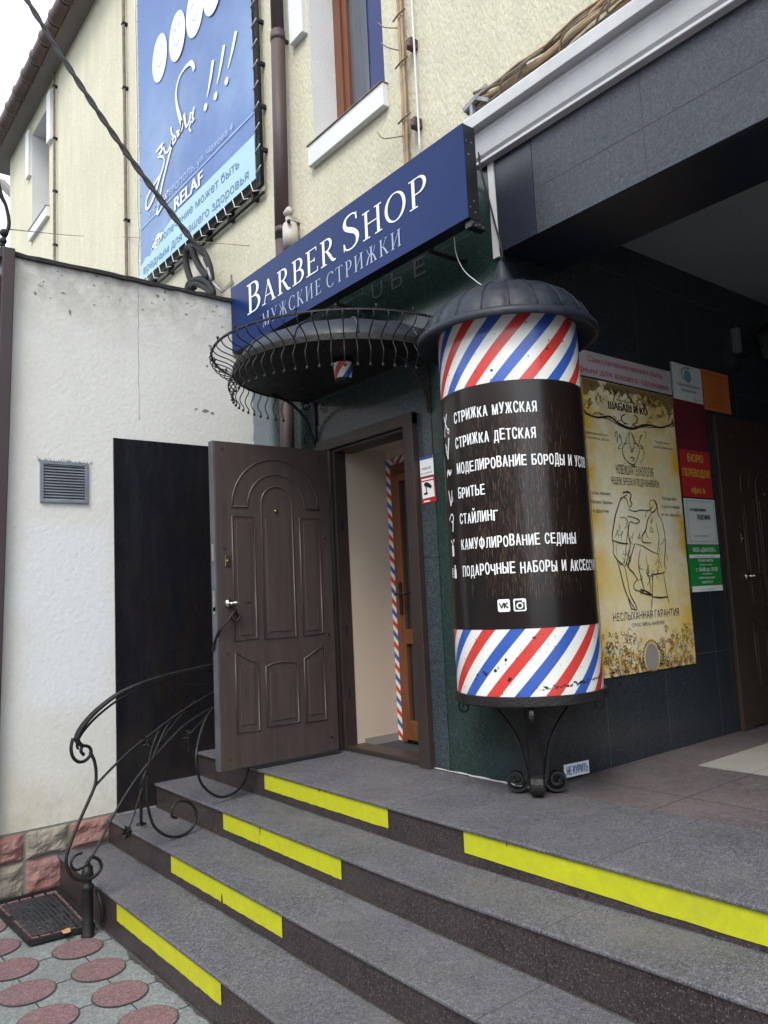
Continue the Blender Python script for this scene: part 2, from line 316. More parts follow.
TCACHE = {}
def text2d(body, bold=0., res=4):
    """outlines of the built-in font filled strip by strip with the non-zero rule (its Cyrillic outlines overlap themselves)"""
    key = (body, round(bold, 4))
    if key in TCACHE: return TCACHE[key]
    c = bpy.data.curves.new('t', 'FONT'); c.body = body
    o = bpy.data.objects.new('t', c); col.objects.link(o)
    dg = bpy.context.evaluated_depsgraph_get(); dg.update(); oe = o.evaluated_get(dg); cu = oe.to_curve(dg)
    E = []; ys = set()
    for sp in cu.splines:
        bp_ = sp.bezier_points; n = len(bp_); P = []
        for i in range(n):
            p, q = bp_[i], bp_[(i+1) % n]
            if p.handle_right_type == 'VECTOR' and q.handle_left_type == 'VECTOR': seg = [p.co, q.co]
            else: seg = geometry.interpolate_bezier(p.co, p.handle_right, q.handle_left, q.co, res+1)
            P += [(v.x, v.y) for v in seg[:-1]]
        for i in range(len(P)):
            A, B = P[i], P[(i+1) % len(P)]
            ys.add(round(A[1], 3))
            if abs(A[1]-B[1]) > 1e-6: E.append((A, B))
    oe.to_curve_clear(); bpy.data.objects.remove(o); bpy.data.curves.remove(c)
    ys = sorted(ys); v = []; f = []
    for y0, y1 in zip(ys, ys[1:]):
        k = max(1, int((y1-y0)/.05)) if y1-y0 > .07 else 1
        for q in range(k):
            ya, yb = y0+(y1-y0)*q/k, y0+(y1-y0)*(q+1)/k
            if yb-ya < 1e-4: continue
            ym = (ya+yb)/2; X = []
            for (A, B) in E:
                lo, hi = (A, B) if A[1] < B[1] else (B, A)
                if lo[1] <= ym < hi[1]:
                    g = lambda y: lo[0]+(hi[0]-lo[0])*max(0., min(1., (y-lo[1])/(hi[1]-lo[1])))
                    X.append((g(ym), g(ya), g(yb), 1 if B[1] > A[1] else -1))
            X.sort(); w = 0; spans = []
            for x in X:
                if w == 0: st_ = x
                w += x[3]
                if w == 0: spans.append([st_[0]-bold, st_[1]-bold, st_[2]-bold, x[0]+bold, x[1]+bold, x[2]+bold])
            mg = []
            for sp_ in spans:
                if mg and sp_[0] <= mg[-1][3]: mg[-1][3:] = sp_[3:]
                else: mg.append(sp_)
            for sp_ in mg:
                n = len(v); v += [(sp_[1], ya), (sp_[4], ya), (sp_[5], yb), (sp_[2], yb)]; f.append((n, n+1, n+2, n+3))
    r = (v, f, min(p[0] for p in v), max(p[0] for p in v), min(p[1] for p in v), max(p[1] for p in v))
    TCACHE[key] = r; return r
def put_text(mb, body, fn, x, y, w, h, mi=0, bold=.0, cap=.729, full=False):
    """text with left end x, baseline y, width w, cap height h; fn maps (x, y) to 3D"""
    v, f, x0, x1, y0, y1 = text2d(body, bold)
    mb.add([fn(x+(p[0]-x0)/(x1-x0)*w, y+(p[1]/cap)*h) for p in v], f, mi)

def plane_fn(O, U, V):
    O, U, V = Vector(O), Vector(U), Vector(V); return lambda x, y: O+U*x+V*y
def strokes(mb, fn, pts, w, mi=0, k=5, lift=None):
    """flat pen stroke in the plane of fn; w a width or (start, mid, end)"""
    P = smooth([Vector((p[0], p[1], 0)) for p in pts], k) if len(pts) > 2 else [Vector((p[0], p[1], 0)) for p in pts]
    n = len(P); vs = []
    for i, p in enumerate(P):
        t = (P[min(i+1, n-1)]-P[max(i-1, 0)]); t = t.normalized() if t.length > 1e-9 else Vector((1, 0, 0))
        q = Vector((-t.y, t.x, 0)); s = i/(n-1)
        if isinstance(w, (tuple, list)):
            s2 = s*(len(w)-1); a = min(int(s2), len(w)-2); ww = w[a]+(w[a+1]-w[a])*(s2-a)
        else: ww = w
        L = lift or Vector((0, 0, 0))
        vs += [fn(p.x+q.x*ww/2, p.y+q.y*ww/2)+L, fn(p.x-q.x*ww/2, p.y-q.y*ww/2)+L]
    mb.add(vs, [(2*i, 2*i+1, 2*i+3, 2*i+2) for i in range(n-1)], mi)

# serif capitals drawn as pen strokes, thick and thin
def bowl(cx, cy, rx, ry, a0, a1, T, t, n=14):
    p = []; w = []
    for i in range(n+1):
        a = R(a0+(a1-a0)*i/n); p.append((cx+rx*math.cos(a), cy+ry*math.sin(a))); w.append(t+(T-t)*abs(math.cos(a))**1.3)
    return p, w
def glyph(ch, T=.135, t=.045):
    s = .042; S = []
    def ser(x, y, h=.12): S.append(([(x-h, y), (x+h, y)], s))
    def stem(x, w=T, top=True, bot=True, y0=0, y1=1):
        S.append(([(x, y0), (x, y1)], w))
        if top: ser(x, y1-s/2, .05+w*.75)
        if bot: ser(x, y0+s/2, .05+w*.75)
    e = t/2
    if ch in 'BR' or ch in 'PР':
        stem(.17)
        if ch in 'PР': S.append(([(.17, 1-e), (.36, 1-e)], t)); S.append(([(.17, .45), (.36, .45)], t)); S.append(bowl(.35, .715, .235, .265, 90, -90, T, t)); return S, .66
        S.append(([(.17, 1-e), (.34, 1-e)], t)); S.append(([(.17, .52), (.36, .52)], t)); S.append(bowl(.33, .75, .21, .228, 90, -90, T, t))
        if ch == 'B': S.append(([(.17, e), (.36, e)], t)); S.append(bowl(.35, .27, .25, .248, 90, -90, T, t)); return S, .68
        S.append(([(.34, .52), (.48, .28), (.62, .05), (.76, .02)], [T*.7, T, T*.9, t])); return S, .78
    if ch == 'A': S += [([(.40, 1), (.11, 0)], t), ([(.38, 1), (.70, 0)], T), ([(.2, .34), (.6, .34)], t)]; ser(.11, s/2, .11); ser(.70, s/2, .13); return S, .84
    if ch in 'EЕ':
        stem(.17); S += [([(.17, 1-e), (.56, 1-e)], t), ([(.56, 1), (.565, .84)], t), ([(.17, .52), (.46, .52)], t), ([(.46, .60), (.46, .44)], t), ([(.17, e), (.6, e)], t), ([(.6, 0), (.62, .18)], t)]; return S, .68
    if ch == 'S':
        S.append(([(.50, .78), (.47, .93), (.33, .975), (.18, .93), (.12, .79), (.17, .65), (.32, .54), (.46, .42), (.52, .27), (.47, .10), (.31, .025), (.14, .07), (.09, .24)],
                  [t, t, t, t*1.6, T, T, T*1.15, T, T, t*1.6, t, t, t])); S.append(([(.505, .96), (.51, .76)], t*.8)); S.append(([(.085, .04), (.08, .26)], t*.8)); return S, .62
    if ch in 'H': stem(.17); stem(.66); S.append(([(.17, .52), (.66, .52)], t)); return S, .83
    if ch == 'O': S.append(bowl(.41, .5, .34, .485, 90, 450, T, t, 36)); return S, .84
    if ch == 'М': stem(.14, t); S += [([(.14, 1), (.44, .03)], T), ([(.44, .03), (.76, 1)], t)]; stem(.78, T); return S, .95
    if ch == 'У': S += [([(.12, 1), (.38, .36)], T), ([(.66, 1), (.36, .22), (.26, .05), (.13, .04)], [t, t, t, T*.6])]; ser(.12, 1-s/2, .12); ser(.66, 1-s/2, .1); return S, .76
    if ch == 'Ж':
        stem(.50); S += [([(.14, .96), (.30, .60), (.48, .52)], t), ([(.86, .96), (.70, .60), (.52, .52)], t), ([(.46, .52), (.28, .40), (.12, .02)], [t, T*.8, T]), ([(.54, .52), (.72, .40), (.88, .02)], [t, T*.8, T])]
        ser(.12, s/2, .1); ser(.88, s/2, .1); return S, 1.0
    if ch == 'С': S.append(bowl(.42, .5, .34, .485, 42, 318, T, t, 26)); S.append(([(.68, .97), (.68, .74)], t*.8)); return S, .74
    if ch == 'К': stem(.17); S += [([(.60, .97), (.36, .58), (.2, .5)], t), ([(.3, .54), (.48, .34), (.66, .03)], [t, T, T])]; ser(.62, 1-s/2, .1); ser(.68, s/2, .11); return S, .78
    if ch == 'И': stem(.17); stem(.70); S.append(([(.2, .1), (.68, .9)], t)); return S, .87
    if ch == 'Т': stem(.37, T, False); S += [([(.06, 1-e), (.68, 1-e)], t), ([(.06, 1), (.05, .82)], t), ([(.68, 1), (.69, .82)], t)]; return S, .74
    return S, .3
def serif_text(mb, fn, specs, x, base, gap, T=.135, t=.045, lift=Vector((0, -.00025, 0)), wscale=1.):
    """specs: list of (char, height); returns end x"""
    n = 0
    for ch, h in specs:
        if ch == ' ': x += h*.32; continue
        S, adv = glyph(ch, T, t)
        for i, (p, w) in enumerate(S):
            if not isinstance(w, (list, tuple)): w2 = w*h
            else: w2 = [q*h for q in w]
            strokes(mb, fn, [(x+a*h*wscale, base+b*h) for a, b in p], w2, 0, 1 if isinstance(w, list) and len(w) > 13 else 4, lift*(i+1))
        x += adv*h*wscale+gap
    return x

rnd = random.Random(7)
GZ, LZ = -1.668, -.99          # ground and landing level
FY, PX, WX = 3.08, -2.737, -5.17   # shop front plane, passage wall plane, white wall plane
# ================================================================== SETTING: ground, pavement
g = MB(); g.quad([(-120, -160, GZ-.03), (160, -160, GZ-.03), (160, 120, GZ-.03), (-120, 120, GZ-.03)])
struct(g.build('ground', 'pave'))
pv = MB(); x0, x1, y0, y1 = -9, 4, -5, 1.53
pv.quad([(x0, y0, GZ), (x1, y0, GZ), (x1, y1, GZ), (x0, y1, GZ)], 0)
px0, py0, pp = -4.229, 1.294, .306
ix = range(int((x0-px0)/pp)+1, int((x1-px0)/pp)); iy = range(int((y0-py0)/pp)+1, int((y1-py0)/pp)+1)
for i in ix:
    x = px0+i*pp; pv.quad([(x-.003, y0, GZ+.002), (x+.003, y0, GZ+.002), (x+.003, y1, GZ+.002), (x-.003, y1, GZ+.002)], 2)
for j in iy:
    y = py0+j*pp; pv.quad([(x0, y-.003, GZ+.003), (x1, y-.003, GZ+.003), (x1, y+.003, GZ+.003), (x0, y+.003, GZ+.003)], 2)
    for i in ix:
        x = px0+i*pp; r0 = .116*(1+.015*rnd.uniform(-1, 1)); n = 26
        cx, cy = x+rnd.uniform(-.004, .004), y+rnd.uniform(-.004, .004)
        for (q, dz, mi) in ((r0+.006, .0042, 2), (r0, .0060, 1)):
            pv.quad([(cx+q*math.cos(2*math.pi*k/n), cy+q*math.sin(2*math.pi*k/n), GZ+dz) for k in range(n)], mi)
struct(pv.build('pavement', ['pave', 'disc', 'jointm']))

# ================================================================== ENTRANCE STEPS
st = thing('entrance_steps', 'wide granite steps with yellow warning strips leading up to the landing', 'steps', (-3.2, 1.5, GZ))
lv = [(1.465, -1.455), (1.770, -1.300), (2.085, -1.145), (2.385, LZ)]       # riser front, tread level
XR = 3.2
rise_ = [0, 0, .027, .011]
def yf(i, x): return lv[i][0]
def dz_(i, x): return rise_[i]*max(0, min(x, 0)+2.5) if i >= 0 else 0
XS = [WX-.05]+[-4.8+.25*k for k in range(32)]+[XR]
def bar(i, dyf, yback, z0, z1):
    m = MB(); vs = []
    for x in XS: y = yf(i, min(x, .5))+dyf; yb = yback(x); d1 = dz_(i, x); vs += [(x, y, z0+(d1 if z1-z0 < .05 else dz_(i-1, x))), (x, y, z1+d1), (x, yb, z1+d1), (x, yb, z0+(d1 if z1-z0 < .05 else dz_(i-1, x)))]
    n = len(XS); fs = [(4*k+j, 4*k+(j+1) % 4, 4*k+4+(j+1) % 4, 4*k+4+j) for k in range(n-1) for j in range(4)]+[(3, 2, 1, 0), (4*n-4, 4*n-3, 4*n-2, 4*n-1)]
    return m.add(vs, fs)
for i, (yy, zz) in enumerate(lv):
    zb = GZ if i == 0 else lv[i-1][1]
    yback = (lambda x, i=i: yf(i+1, min(x, .5))+.03) if i < 3 else (lambda x: 3.115)
    bar(i, .010, lambda x, i=i: yf(i, min(x, .5))+.2, zb-(.02 if i else 0), zz-.0165).build('riser', 'riser', st)
    bar(i, -.004, yback, zz-.016, zz).build('tread' if i < 3 else 'landing_edge', 'tread', st, bevel=.005)
o = MB().box(PX-.1, XR, 3.116, 8.2, LZ-.2, LZ-.001).build('landing_floor', 'landing', st)
MB().box(-2.41, XR, 4.04, 8.2, LZ-.05, LZ+.003).build('pale_floor_tiles', 'beigetile', st)
# grit and grime lodged in the inner corners and along the pavement
def grime(y, z, seed, x0=WX, x1=XR, wmax=.016, name='corner_grime'):
    rb = random.Random(seed); m = MB(); n = 260; pts = []
    for k in range(n+1):
        x = x0+(x1-x0)*k/n; w = wmax*max(.06, noise.noise(Vector((x*4, seed, 0)))+.45)*rb.uniform(.5, 1.2); pts.append((x, w))
    for (xa, wa), (xb, wb) in zip(pts, pts[1:]): m.quad([(xa, y, z+dz_(seed, xa)), (xb, y, z+dz_(seed, xb)), (xb, y-wb, z+dz_(seed, xb)), (xa, y-wa, z+dz_(seed, xa))])
    for _ in range(130):
        x = rb.uniform(x0, x1); d = rb.random()**2*.09+.004; r_ = rb.uniform(.0015, .0045); zz = z+dz_(seed, x)
        m.add([(x-r_, y-d, zz), (x+r_, y-d-r_*.3, zz), (x+r_*.4, y-d+r_, zz), (x, y-d, zz+r_*.8)], [(0, 1, 3), (1, 2, 3), (2, 0, 3)])
    m.build(name, 'grit', st)['kind'] = 'stuff'
grime(1.476, GZ+.0075, -1, -5.1, 1.5, .035)
for i in range(3): grime(lv[i+1][0]+.010, lv[i][1]+.0012, i)
def strip(i, xa, xb, scuffs):
    yy, zz = lv[i]; m = MB(); zt, zb = zz-.018, zz-.108
    n = 40; r2 = random.Random(i*7+3); top = []; bot = []
    for k in range(n+1):
        x = xa+(xb-xa)*k/n; y = yf(i, x)+.0065; top.append((x, y, zt+dz_(i, x)+r2.uniform(-.0012, .0012))); bot.append((x, y, zb+dz_(i, x)*.5+r2.uniform(-.0018, .0018)))
    for k in range(n): m.quad([bot[k], bot[k+1], top[k+1], top[k]])
    for (sx, sw, sh, side) in scuffs:
        za = zt if side else zb; s_ = -1 if side else 1; y = yf(i, sx)+.0055
        m.add([(sx-sw*.3, y-.001, za), (sx+sw*.5, y-.001, za), (sx+sw*.3, y-.001, za+s_*sh*.6), (sx, y-.001, za+s_*sh), (sx-sw*.2, y-.001, za+s_*sh*.5)], [(0, 1, 2, 3, 4)], 1)
    m.build('warning_strip', ['yellow', 'tape_dark'], st)
strip(0, -4.165, -3.01, [])
strip(1, -4.195, -3.045, [(-3.60, .02, .045, False)])
strip(2, -4.20, -3.045, [(-3.78, .012, .05, True), (-3.792, .008, .03, False)])
strip(3, -4.25, -3.07, [(-3.66, .01, .02, True)])
strip(3, -2.55, 2.6, [(-2.30, .01, .012, True)])

# ================================================================== BUILDING
bd = thing('shop_building', 'yellow rendered building with dark polished granite ground floor and barber shop entrance', 'building', (-4, FY, GZ))
# stucco front, built round its window openings
W1 = (-4.455, -3.625, 3.31, 4.95); W2 = (-12.08, -11.17, 5.80, 7.35)
def front(xs, zs, holes, y0, y1, mb):
    for i in range(len(xs)-1):
        for j in range(len(zs)-1):
            cx, cz = (xs[i]+xs[i+1])/2, (zs[j]+zs[j+1])/2
            if any(h[0] < cx < h[1] and h[2] < cz < h[3] for h in holes): continue
            mb.quad([(xs[i], y0, zs[j]), (xs[i+1], y0, zs[j]), (xs[i+1], y0, zs[j+1]), (xs[i], y0, zs[j+1])])
    for h in holes:
        a, b, c, d = h
        mb.quad([(a, y0, c), (a, y0, d), (a, y1, d), (a, y1, c)], 1); mb.quad([(b, y0, c), (b, y0, d), (b, y1, d), (b, y1, c)], 1)
        mb.quad([(a, y0, d), (b, y0, d), (b, y1, d), (a, y1, d)], 1); mb.quad([(a, y0, c), (b, y0, c), (b, y1, c), (a, y1, c)], 1)
m = MB(); front([-13.45, W2[0], W2[1], W1[0], W1[1], 8], [2.36, W1[2], W1[3], W2[2], W2[3], 7.625], [W1, W2], FY, FY+.45, m)
m.quad([(-13.45, FY, GZ), (-5.75, FY, GZ), (-5.75, FY, 2.36), (-13.45, FY, 2.36)])
m.quad([(-13.45, FY, GZ), (-13.45, 14, GZ), (-13.45, 14, 7.68), (-13.45, FY, 7.68)]); m.quad([(-13.45, 14, GZ), (8, 14, GZ), (8, 14, 7.68), (-13.45, 14, 7.68)])
m.quad([(8, FY, GZ), (8, 14, GZ), (8, 14, 7.68), (8, FY, 7.68)]); m.build('stucco_wall', ['stucco', 'trim_white'], bd)
# granite front with the door opening
D0, D1, DT = -4.37, -3.565, 1.03
m = MB(); xs = [-5.75, D0, D1, PX]; zs = [LZ-.6, DT, 2.36]
for i in range(3):
    for j in range(2):
        if i == 1 and j == 0: continue
        m.quad([(xs[i], FY, zs[j]), (xs[i+1], FY, zs[j]), (xs[i+1], FY, zs[j+1]), (xs[i], FY, zs[j+1])])
m.build('granite_front', 'green', bd)
MB().box(-3.485, -3.36, FY-.004, FY+.01, LZ, 1.24).build('granite_band', 'band', bd)
MB().box(-4.62, -3.485, FY-.004, FY+.01, 1.115, 1.24).build('granite_band', 'band', bd)
MB().box(PX-.042, PX-.002, FY-.012, FY+.002, 1.80, 2.344).build('corner_trim', 'silicone', bd)
m = MB(); n = 30
for k in range(n):
    xa, xb = -3.49+(.72)*k/n, -3.49+.72*(k+1)/n
    m.box(xa, xb, FY-.007-.0015*math.sin(k*1.7), FY+.0, LZ, LZ+.006+.002*math.sin(k*.9))
m.build('floor_sealant', 'silicone', bd)
# passage wall, ceiling, beam and cornice
MB().quad([(PX, FY, LZ-.6), (PX, 8.2, LZ-.6), (PX, 8.2, 2.36), (PX, FY, 2.36)]).build('passage_wall', 'darktile', bd)
MB().quad([(PX, 8.2, LZ-.6), (6, 8.2, LZ-.6), (6, 8.2, 2.36), (PX, 8.2, 2.36)]).build('passage_back_wall', 'darktile', bd)
MB().box(2.4, 6, FY, 8.2, LZ-.6, 2.15).build('passage_side_wall', 'darktile', bd)
MB().quad([(PX, FY+.5, 2.15), (6, FY+.5, 2.15), (6, 8.2, 2.15), (PX, 8.2, 2.15)]).build('passage_ceiling', 'ceil', bd)
MB().box(PX+.004, 6, FY+.02, FY+.50, 1.825, 2.36).build('beam_core', 'fasciadark', bd)
MB().box(-2.475, 6, FY-.004, FY+.02, 1.822, 2.345).build('granite_fascia', 'fascia', bd)
MB().box(PX, -2.478, FY-.004, FY+.02, 1.822, 2.345).build('granite_fascia', 'fasciadark', bd)
m = MB(); prof = [(FY, 2.345), (FY-.050, 2.345), (FY-.050, 2.362), (FY-.030, 2.366), (FY-.055, 2.382), (FY-.075, 2.475), (FY-.085, 2.492), (FY-.072, 2.497), (FY-.072, 2.507), (FY-.125, 2.512), (FY-.130, 2.575), (FY-.12, 2.588), (FY, 2.61)]
m.prism([(PX-.115, y, z) for y, z in prof], (9, 0, 0)); m.build('cornice', 'cornice', bd, bevel=.003)
MB().tube([(-2.72, FY-.04, 2.352), (-1.1, FY-.042, 2.350), (.5, FY-.04, 2.353), (3, FY-.04, 2.35)], .007, 6).build('cornice_trim', 'silicone', bd)
# windows
def window(w, dep, parts=True):
    a, b, c, d = w; y = FY+dep
    f = MB(); s = .085
    for (u0, u1, v0, v1) in ((a, a+s, c, d), (b-s*.8, b, c, d), (a, b, c, c+s), (a, b, d-s, d)):
        f.box(u0, u1, y, y+.07, v0, v1)
    for (u0, u1, v0, v1) in ((a+s, a+s+.055, c+s, d-s), (b-s-.06, b-s*.8, c+s, d-s), (a+s, b-s, c+s, c+s+.07)):
        f.box(u0, u1, y+.02, y+.075, v0+.001, v1-.001)
    fo = f.build('window', 'orangewood', bd, bevel=.004)
    MB().box(a+s, a+s+.26, y+.052, y+.056, c+s, d-s).build('blind', 'blind', fo)
    MB().box(a+s+.05, b-s+.02, y+.058, y+.062, c+s, d-s).build('glass', 'glass_sky', fo)
    sm = MB(); sm.prism([(a-.02, FY+dep, c), (a-.02, FY-.05, c-.02), (a-.02, FY-.05, c-.175), (a-.02, FY, c-.175), (a-.02, FY, c-.03)], (b-a+.05, 0, 0)); sm.build('sill', 'trim_white', fo, bevel=.004)
    MB().prism([(a-.025, FY+dep, c+.006), (a-.025, FY-.06, c-.014), (a-.025, FY-.06, c-.021), (a-.025, FY+dep, c-.0015)], (b-a+.06, 0, 0)).build('sill_flashing', 'cable_grey', fo)
    for (u0, u1) in ((a-.21, a-.03), (b+.03, b+.21)):
        MB().box(u0, u1, FY-.05, FY+.01, c+.9, d+.1).build('corner_block', 'trim_white', fo, bevel=.006)
window(W1, .215)
window(W2, .30)
# eaves, gutter, roof
m = MB(); m.box(-14.0, 8.3, FY-.20, FY+.3, 7.626, 7.66); m.box(-14.0, 8.3, FY-.22, FY-.201, 7.61, 7.80); m.build('eaves_soffit', 'soffit', bd)
m = MB(); x = -14.0
while x < 6:
    L = .46; m.lathe((0, 0, 0), [(0, 0)], 3) if False else None
    ring = []
    for (dx, r) in ((0, .090), (.02, .112), (.06, .116), (.10, .098), (L-.02, .098)):
        ring.append((x+dx, r))
    vs = []; n = 16
    for (xx, r) in ring:
        for k in range(n): a = 2*math.pi*k/n; vs.append((xx, FY-.275+r*math.cos(a), 7.70+r*math.sin(a)))
    m.add(vs, [(i*n+k, i*n+(k+1) % n, (i+1)*n+(k+1) % n, (i+1)*n+k) for i in range(len(ring)-1) for k in range(n)], 0, True)
    x += L
m.build('gutter', 'eave', bd)
MB().prism([(-14.0, FY-.26, 7.82), (-14.0, FY+.1, 7.90), (-14.0, 8.5, 10.3), (-14.0, 14.5, 7.75), (-14.0, 14.5, 7.65), (-14.0, 8.5, 10.2), (-14.0, FY-.24, 7.79)], (22.5, 0, 0)).build('roof', 'tile_roof', bd)
# entrance frame and vestibule
m = MB()
m.box(D1-.012, -3.487, FY-.045, FY+.02, LZ, 1.105); m.box(-4.52, -3.487, FY-.0451, FY+.02, 1.030, 1.1051)
m.box(-4.52, D0-.001, FY-.040, FY+.02, LZ, 1.029)
m.box(D0, D0+.022, FY-.02, FY+.08, LZ, 1.03); m.box(D1-.010, D1, FY-.02, FY+.14, LZ, 1.03); m.box(D0+.022, D1-.01, FY-.02, FY+.14, 1.01, 1.03)
m.box(D0+.023, D1-.011, FY-.01, FY+.14, LZ+.001, LZ+.030)
m.build('entrance_frame', 'frame', bd, bevel=.004)
m = MB()
for zc in (-.62, -.2, .5): MB().box(D0+.022, D0+.026, FY+.02, FY+.035, zc-.03, zc+.03).build('strike_plate', 'blackmetal', bd)
for zc in (-.75, -.05, .62): MB().tube([(D0-.02, FY-.065, zc), (D0-.02, FY-.065, zc+.09)], .011, 8).build('hinge', 'blackmetal', bd)
VB = 3.52; VX = D0+.015
MB().quad([(VX, FY+.08, LZ), (VX, VB, LZ), (VX, VB, 1.05), (VX, FY+.08, 1.05)]).build('vestibule_wall', 'beige', bd)
m = MB().quad([(VX, VB, LZ), (-3.2, VB, LZ), (-3.2, VB, 1.05), (VX, VB, 1.05)]); m.quad([(-3.2, FY+.14, LZ), (-3.2, VB, LZ), (-3.2, VB, 1.05), (-3.2, FY+.14, 1.05)]); m.build('vestibule_wall', 'beige', bd)
MB().quad([(VX, FY+.14, 1.05), (-3.2, FY+.14, 1.05), (-3.2, VB, 1.05), (VX, VB, 1.05)]).build('vestibule_ceiling', 'beige', bd)
MB().quad([(D0-.02, 3.06, LZ+.002), (-3.2, 3.06, LZ+.002), (-3.2, VB, LZ+.002), (D0-.02, VB, LZ+.002)]).build('vestibule_floor', 'mat', bd)
MB().box(VX, VX+.008, FY+.145, VB-.002, LZ, LZ+.055).build('skirting', 'skirt', bd)
# striped surround round the inner door: diagonal bars within a border
def striped(mb, O, U, V, w, h, slope=1.0, band=.04, mats=(0, 1, 0, 2)):
    """diagonal red/white/blue bands clipped to a w x h strip"""
    O, U, V = Vector(O), Vector(U), Vector(V); k = -int(w*slope/band)-2; c = k*band
    i = 0
    while c < h+w:
        # band between v = c + slope*u and v = c+band + slope*u, clipped
        for (ua, ub) in ((0, w),):
            poly = [(0, c), (w, c+slope*w), (w, c+band+slope*w), (0, c+band)]
            for (lim, sgn) in ((0, 1), (h, -1)):
                out = []
                for q in range(len(poly)):
                    A, B = poly[q], poly[(q+1) % len(poly)]; da, db = (A[1]-lim)*sgn, (B[1]-lim)*sgn
                    if da >= 0: out.append(A)
                    if da*db < 0: t = da/(da-db); out.append((A[0]+(B[0]-A[0])*t, A[1]+(B[1]-A[1])*t))
                poly = out
                if len(poly) < 3: break
            if len(poly) >= 3: mb.quad([O+U*a+V*b for a, b in poly], mats[i % 4])
        c += band; i += 1
m = MB(); striped(m, (VX+.004, VB-.004, LZ+.005), (1, 0, 0), (0, 0, 1), .095, 1.97, -.9, .038); striped(m, (VX+.10, VB-.004, .935), (1, 0, 0), (0, 0, 1), .7, .06, .9, .038)
m.build('striped_border', ['white', 'red', 'blue'], bd)
ix0, ix1 = VX+.105, -3.42
m = MB()
m.box(ix0, ix0+.05, VB-.05, VB-.005, LZ+.01, .93); m.box(ix1-.05, ix1, VB-.05, VB-.005, LZ+.01, .93); m.box(ix0+.05, ix1-.05, VB-.05, VB-.005, .86, .93)
m.box(ix0+.055, ix0+.105, VB-.065, VB-.015, LZ+.03, .855); m.box(ix0+.105, ix1-.055, VB-.065, VB-.015, LZ+.03, LZ+.16)
m.box(ix0+.105, ix1-.055, VB-.065, VB-.015, -.32, -.22); m.box(ix0+.105, ix1-.055, VB-.065, VB-.015, .80, .855)
idr = m.build('inner_door', 'orangewood', bd, bevel=.004)
MB().box(ix0+.1, ix1-.05, VB-.04, VB-.03, LZ+.15, .81).build('glass', 'glass_dark', idr)
m = MB(); m.box(ix0+.066, ix0+.092, VB-.075, VB-.065, -.12, .10); m.tube([(ix0+.08, VB-.075, .02), (ix0+.08, VB-.115, .02), (ix0+.19, VB-.118, .02)], .009, 8); m.build('handle', 'blackmetal', idr)

# moulded steel door leaf, used for both doors
def leaf(parent, O, U, Nn, w, h, th, mname, name, keyhole=True):
    O, U, Nn = Vector(O), Vector(U), Vector(Nn).normalized(); Z = Vector((0, 0, 1))
    c = O+U*w/2+Z*h/2-Nn*th/2
    m = MB(); m.obox(c, U*w/2, Z*h/2, Nn*th/2, 0)
    o = m.build(name, mname, parent, bevel=.004)
    m = MB()
    def P(u, v): return O+U*(u*w)+Z*((1-v)*h)+Nn*.0005
    def ridge(pts, cl=True, r=.0062):
        m.tube([P(*p) for p in pts], r, 8, 0, closed=cl)
        m.tube([P(.5+(p[0]-.5)*1, p[1]) for p in pts], r*.5, 5, 0, closed=cl) if False else None
    def arch(u0, u1, vt, vb, n=14):     # legs down to vb, half-round top at vt
        uc, ru, rv = (u0+u1)/2, (u1-u0)/2, None; rv = (u1-u0)/2*w/h
        return [(u0, vb)]+[(uc-ru*math.cos(math.pi*k/n), vt+rv-rv*math.sin(math.pi*k/n)) for k in range(n+1)]+[(u1, vb)]
    outer = arch(.13, .89, .045, .205); inner = arch(.26, .76, .095, .205)
    ridge(outer+inner[::-1])
    ridge(arch(.375, .645, .135, .62, 12))
    for (a, b) in ((.13, .31), (.71, .89)): ridge([(a, .235), (b, .235), (b, .615), (a, .62)])
    cu = lambda u: .70+.012*math.cos((u-.5)*5)-.012*0
    ridge([(.375, .705), (.44, .698), (.51, .696), (.58, .698), (.645, .705), (.645, .89), (.375, .89)])
    ridge([(.13, .655), (.19, .668), (.25, .682), (.31, .693), (.31, .895), (.13, .895)]); ridge([(.71, .693), (.77, .682), (.83, .668), (.89, .655), (.89, .895), (.71, .895)])
    m.build('panel_moulding', mname, o)
    # raised fields inside the mouldings
    m = MB()
    for (a, b, c_, d) in ((.16, .28, .25, .605), (.74, .86, .25, .605), (.405, .615, .24, .60), (.16, .28, .70, .875), (.74, .86, .70, .875), (.405, .615, .725, .875)):
        cc = (P(a, c_)+P(b, d))/2; m.obox(cc+Nn*.000, U*(b-a)*w/2, Z*(d-c_)*h/2, Nn*.004)
    m.build('panel_field', mname, o, bevel=.003)
    m = MB(); m.lathe((0, 0, 0), [(.001, 0)], 3) if False else None
    for (u, v) in ((.06, .02), (.93, .03), (.06, .335), (.94, .30), (.94, .62), (.065, .655), (.06, .965), (.93, .955)): m.obox(P(u, v)+Nn*.002, U*.006, Z*.006, Nn*.003)
    m.build('screw_cap', 'brass', o)
    m = MB(); p = P(.5, .215); m.tube([p, p+Nn*.008], .011, 10); m.build('peephole', 'brass', o)
    m = MB(); p = P(.085, .375); m.obox(p, U*.018, Z*.034, Nn*.006); m.tube([p, p+Nn*.012], .012, 8); m.build('lock_plate', 'brass', o, bevel=.003)
    m = MB(); p = P(.085, .505)
    m.tube([p, p+Nn*.014], .026, 14); m.tube([p, p+Nn*.05], .010, 8)
    m.tube([p+Nn*.05, p+Nn*.056+U*.03+Z*.004, p+Nn*.055+U*.08+Z*.004, p+Nn*.054+U*.125], [.010, .009, .008, .007], 8)
    m.build('handle', 'chrome', o)
    return o, P
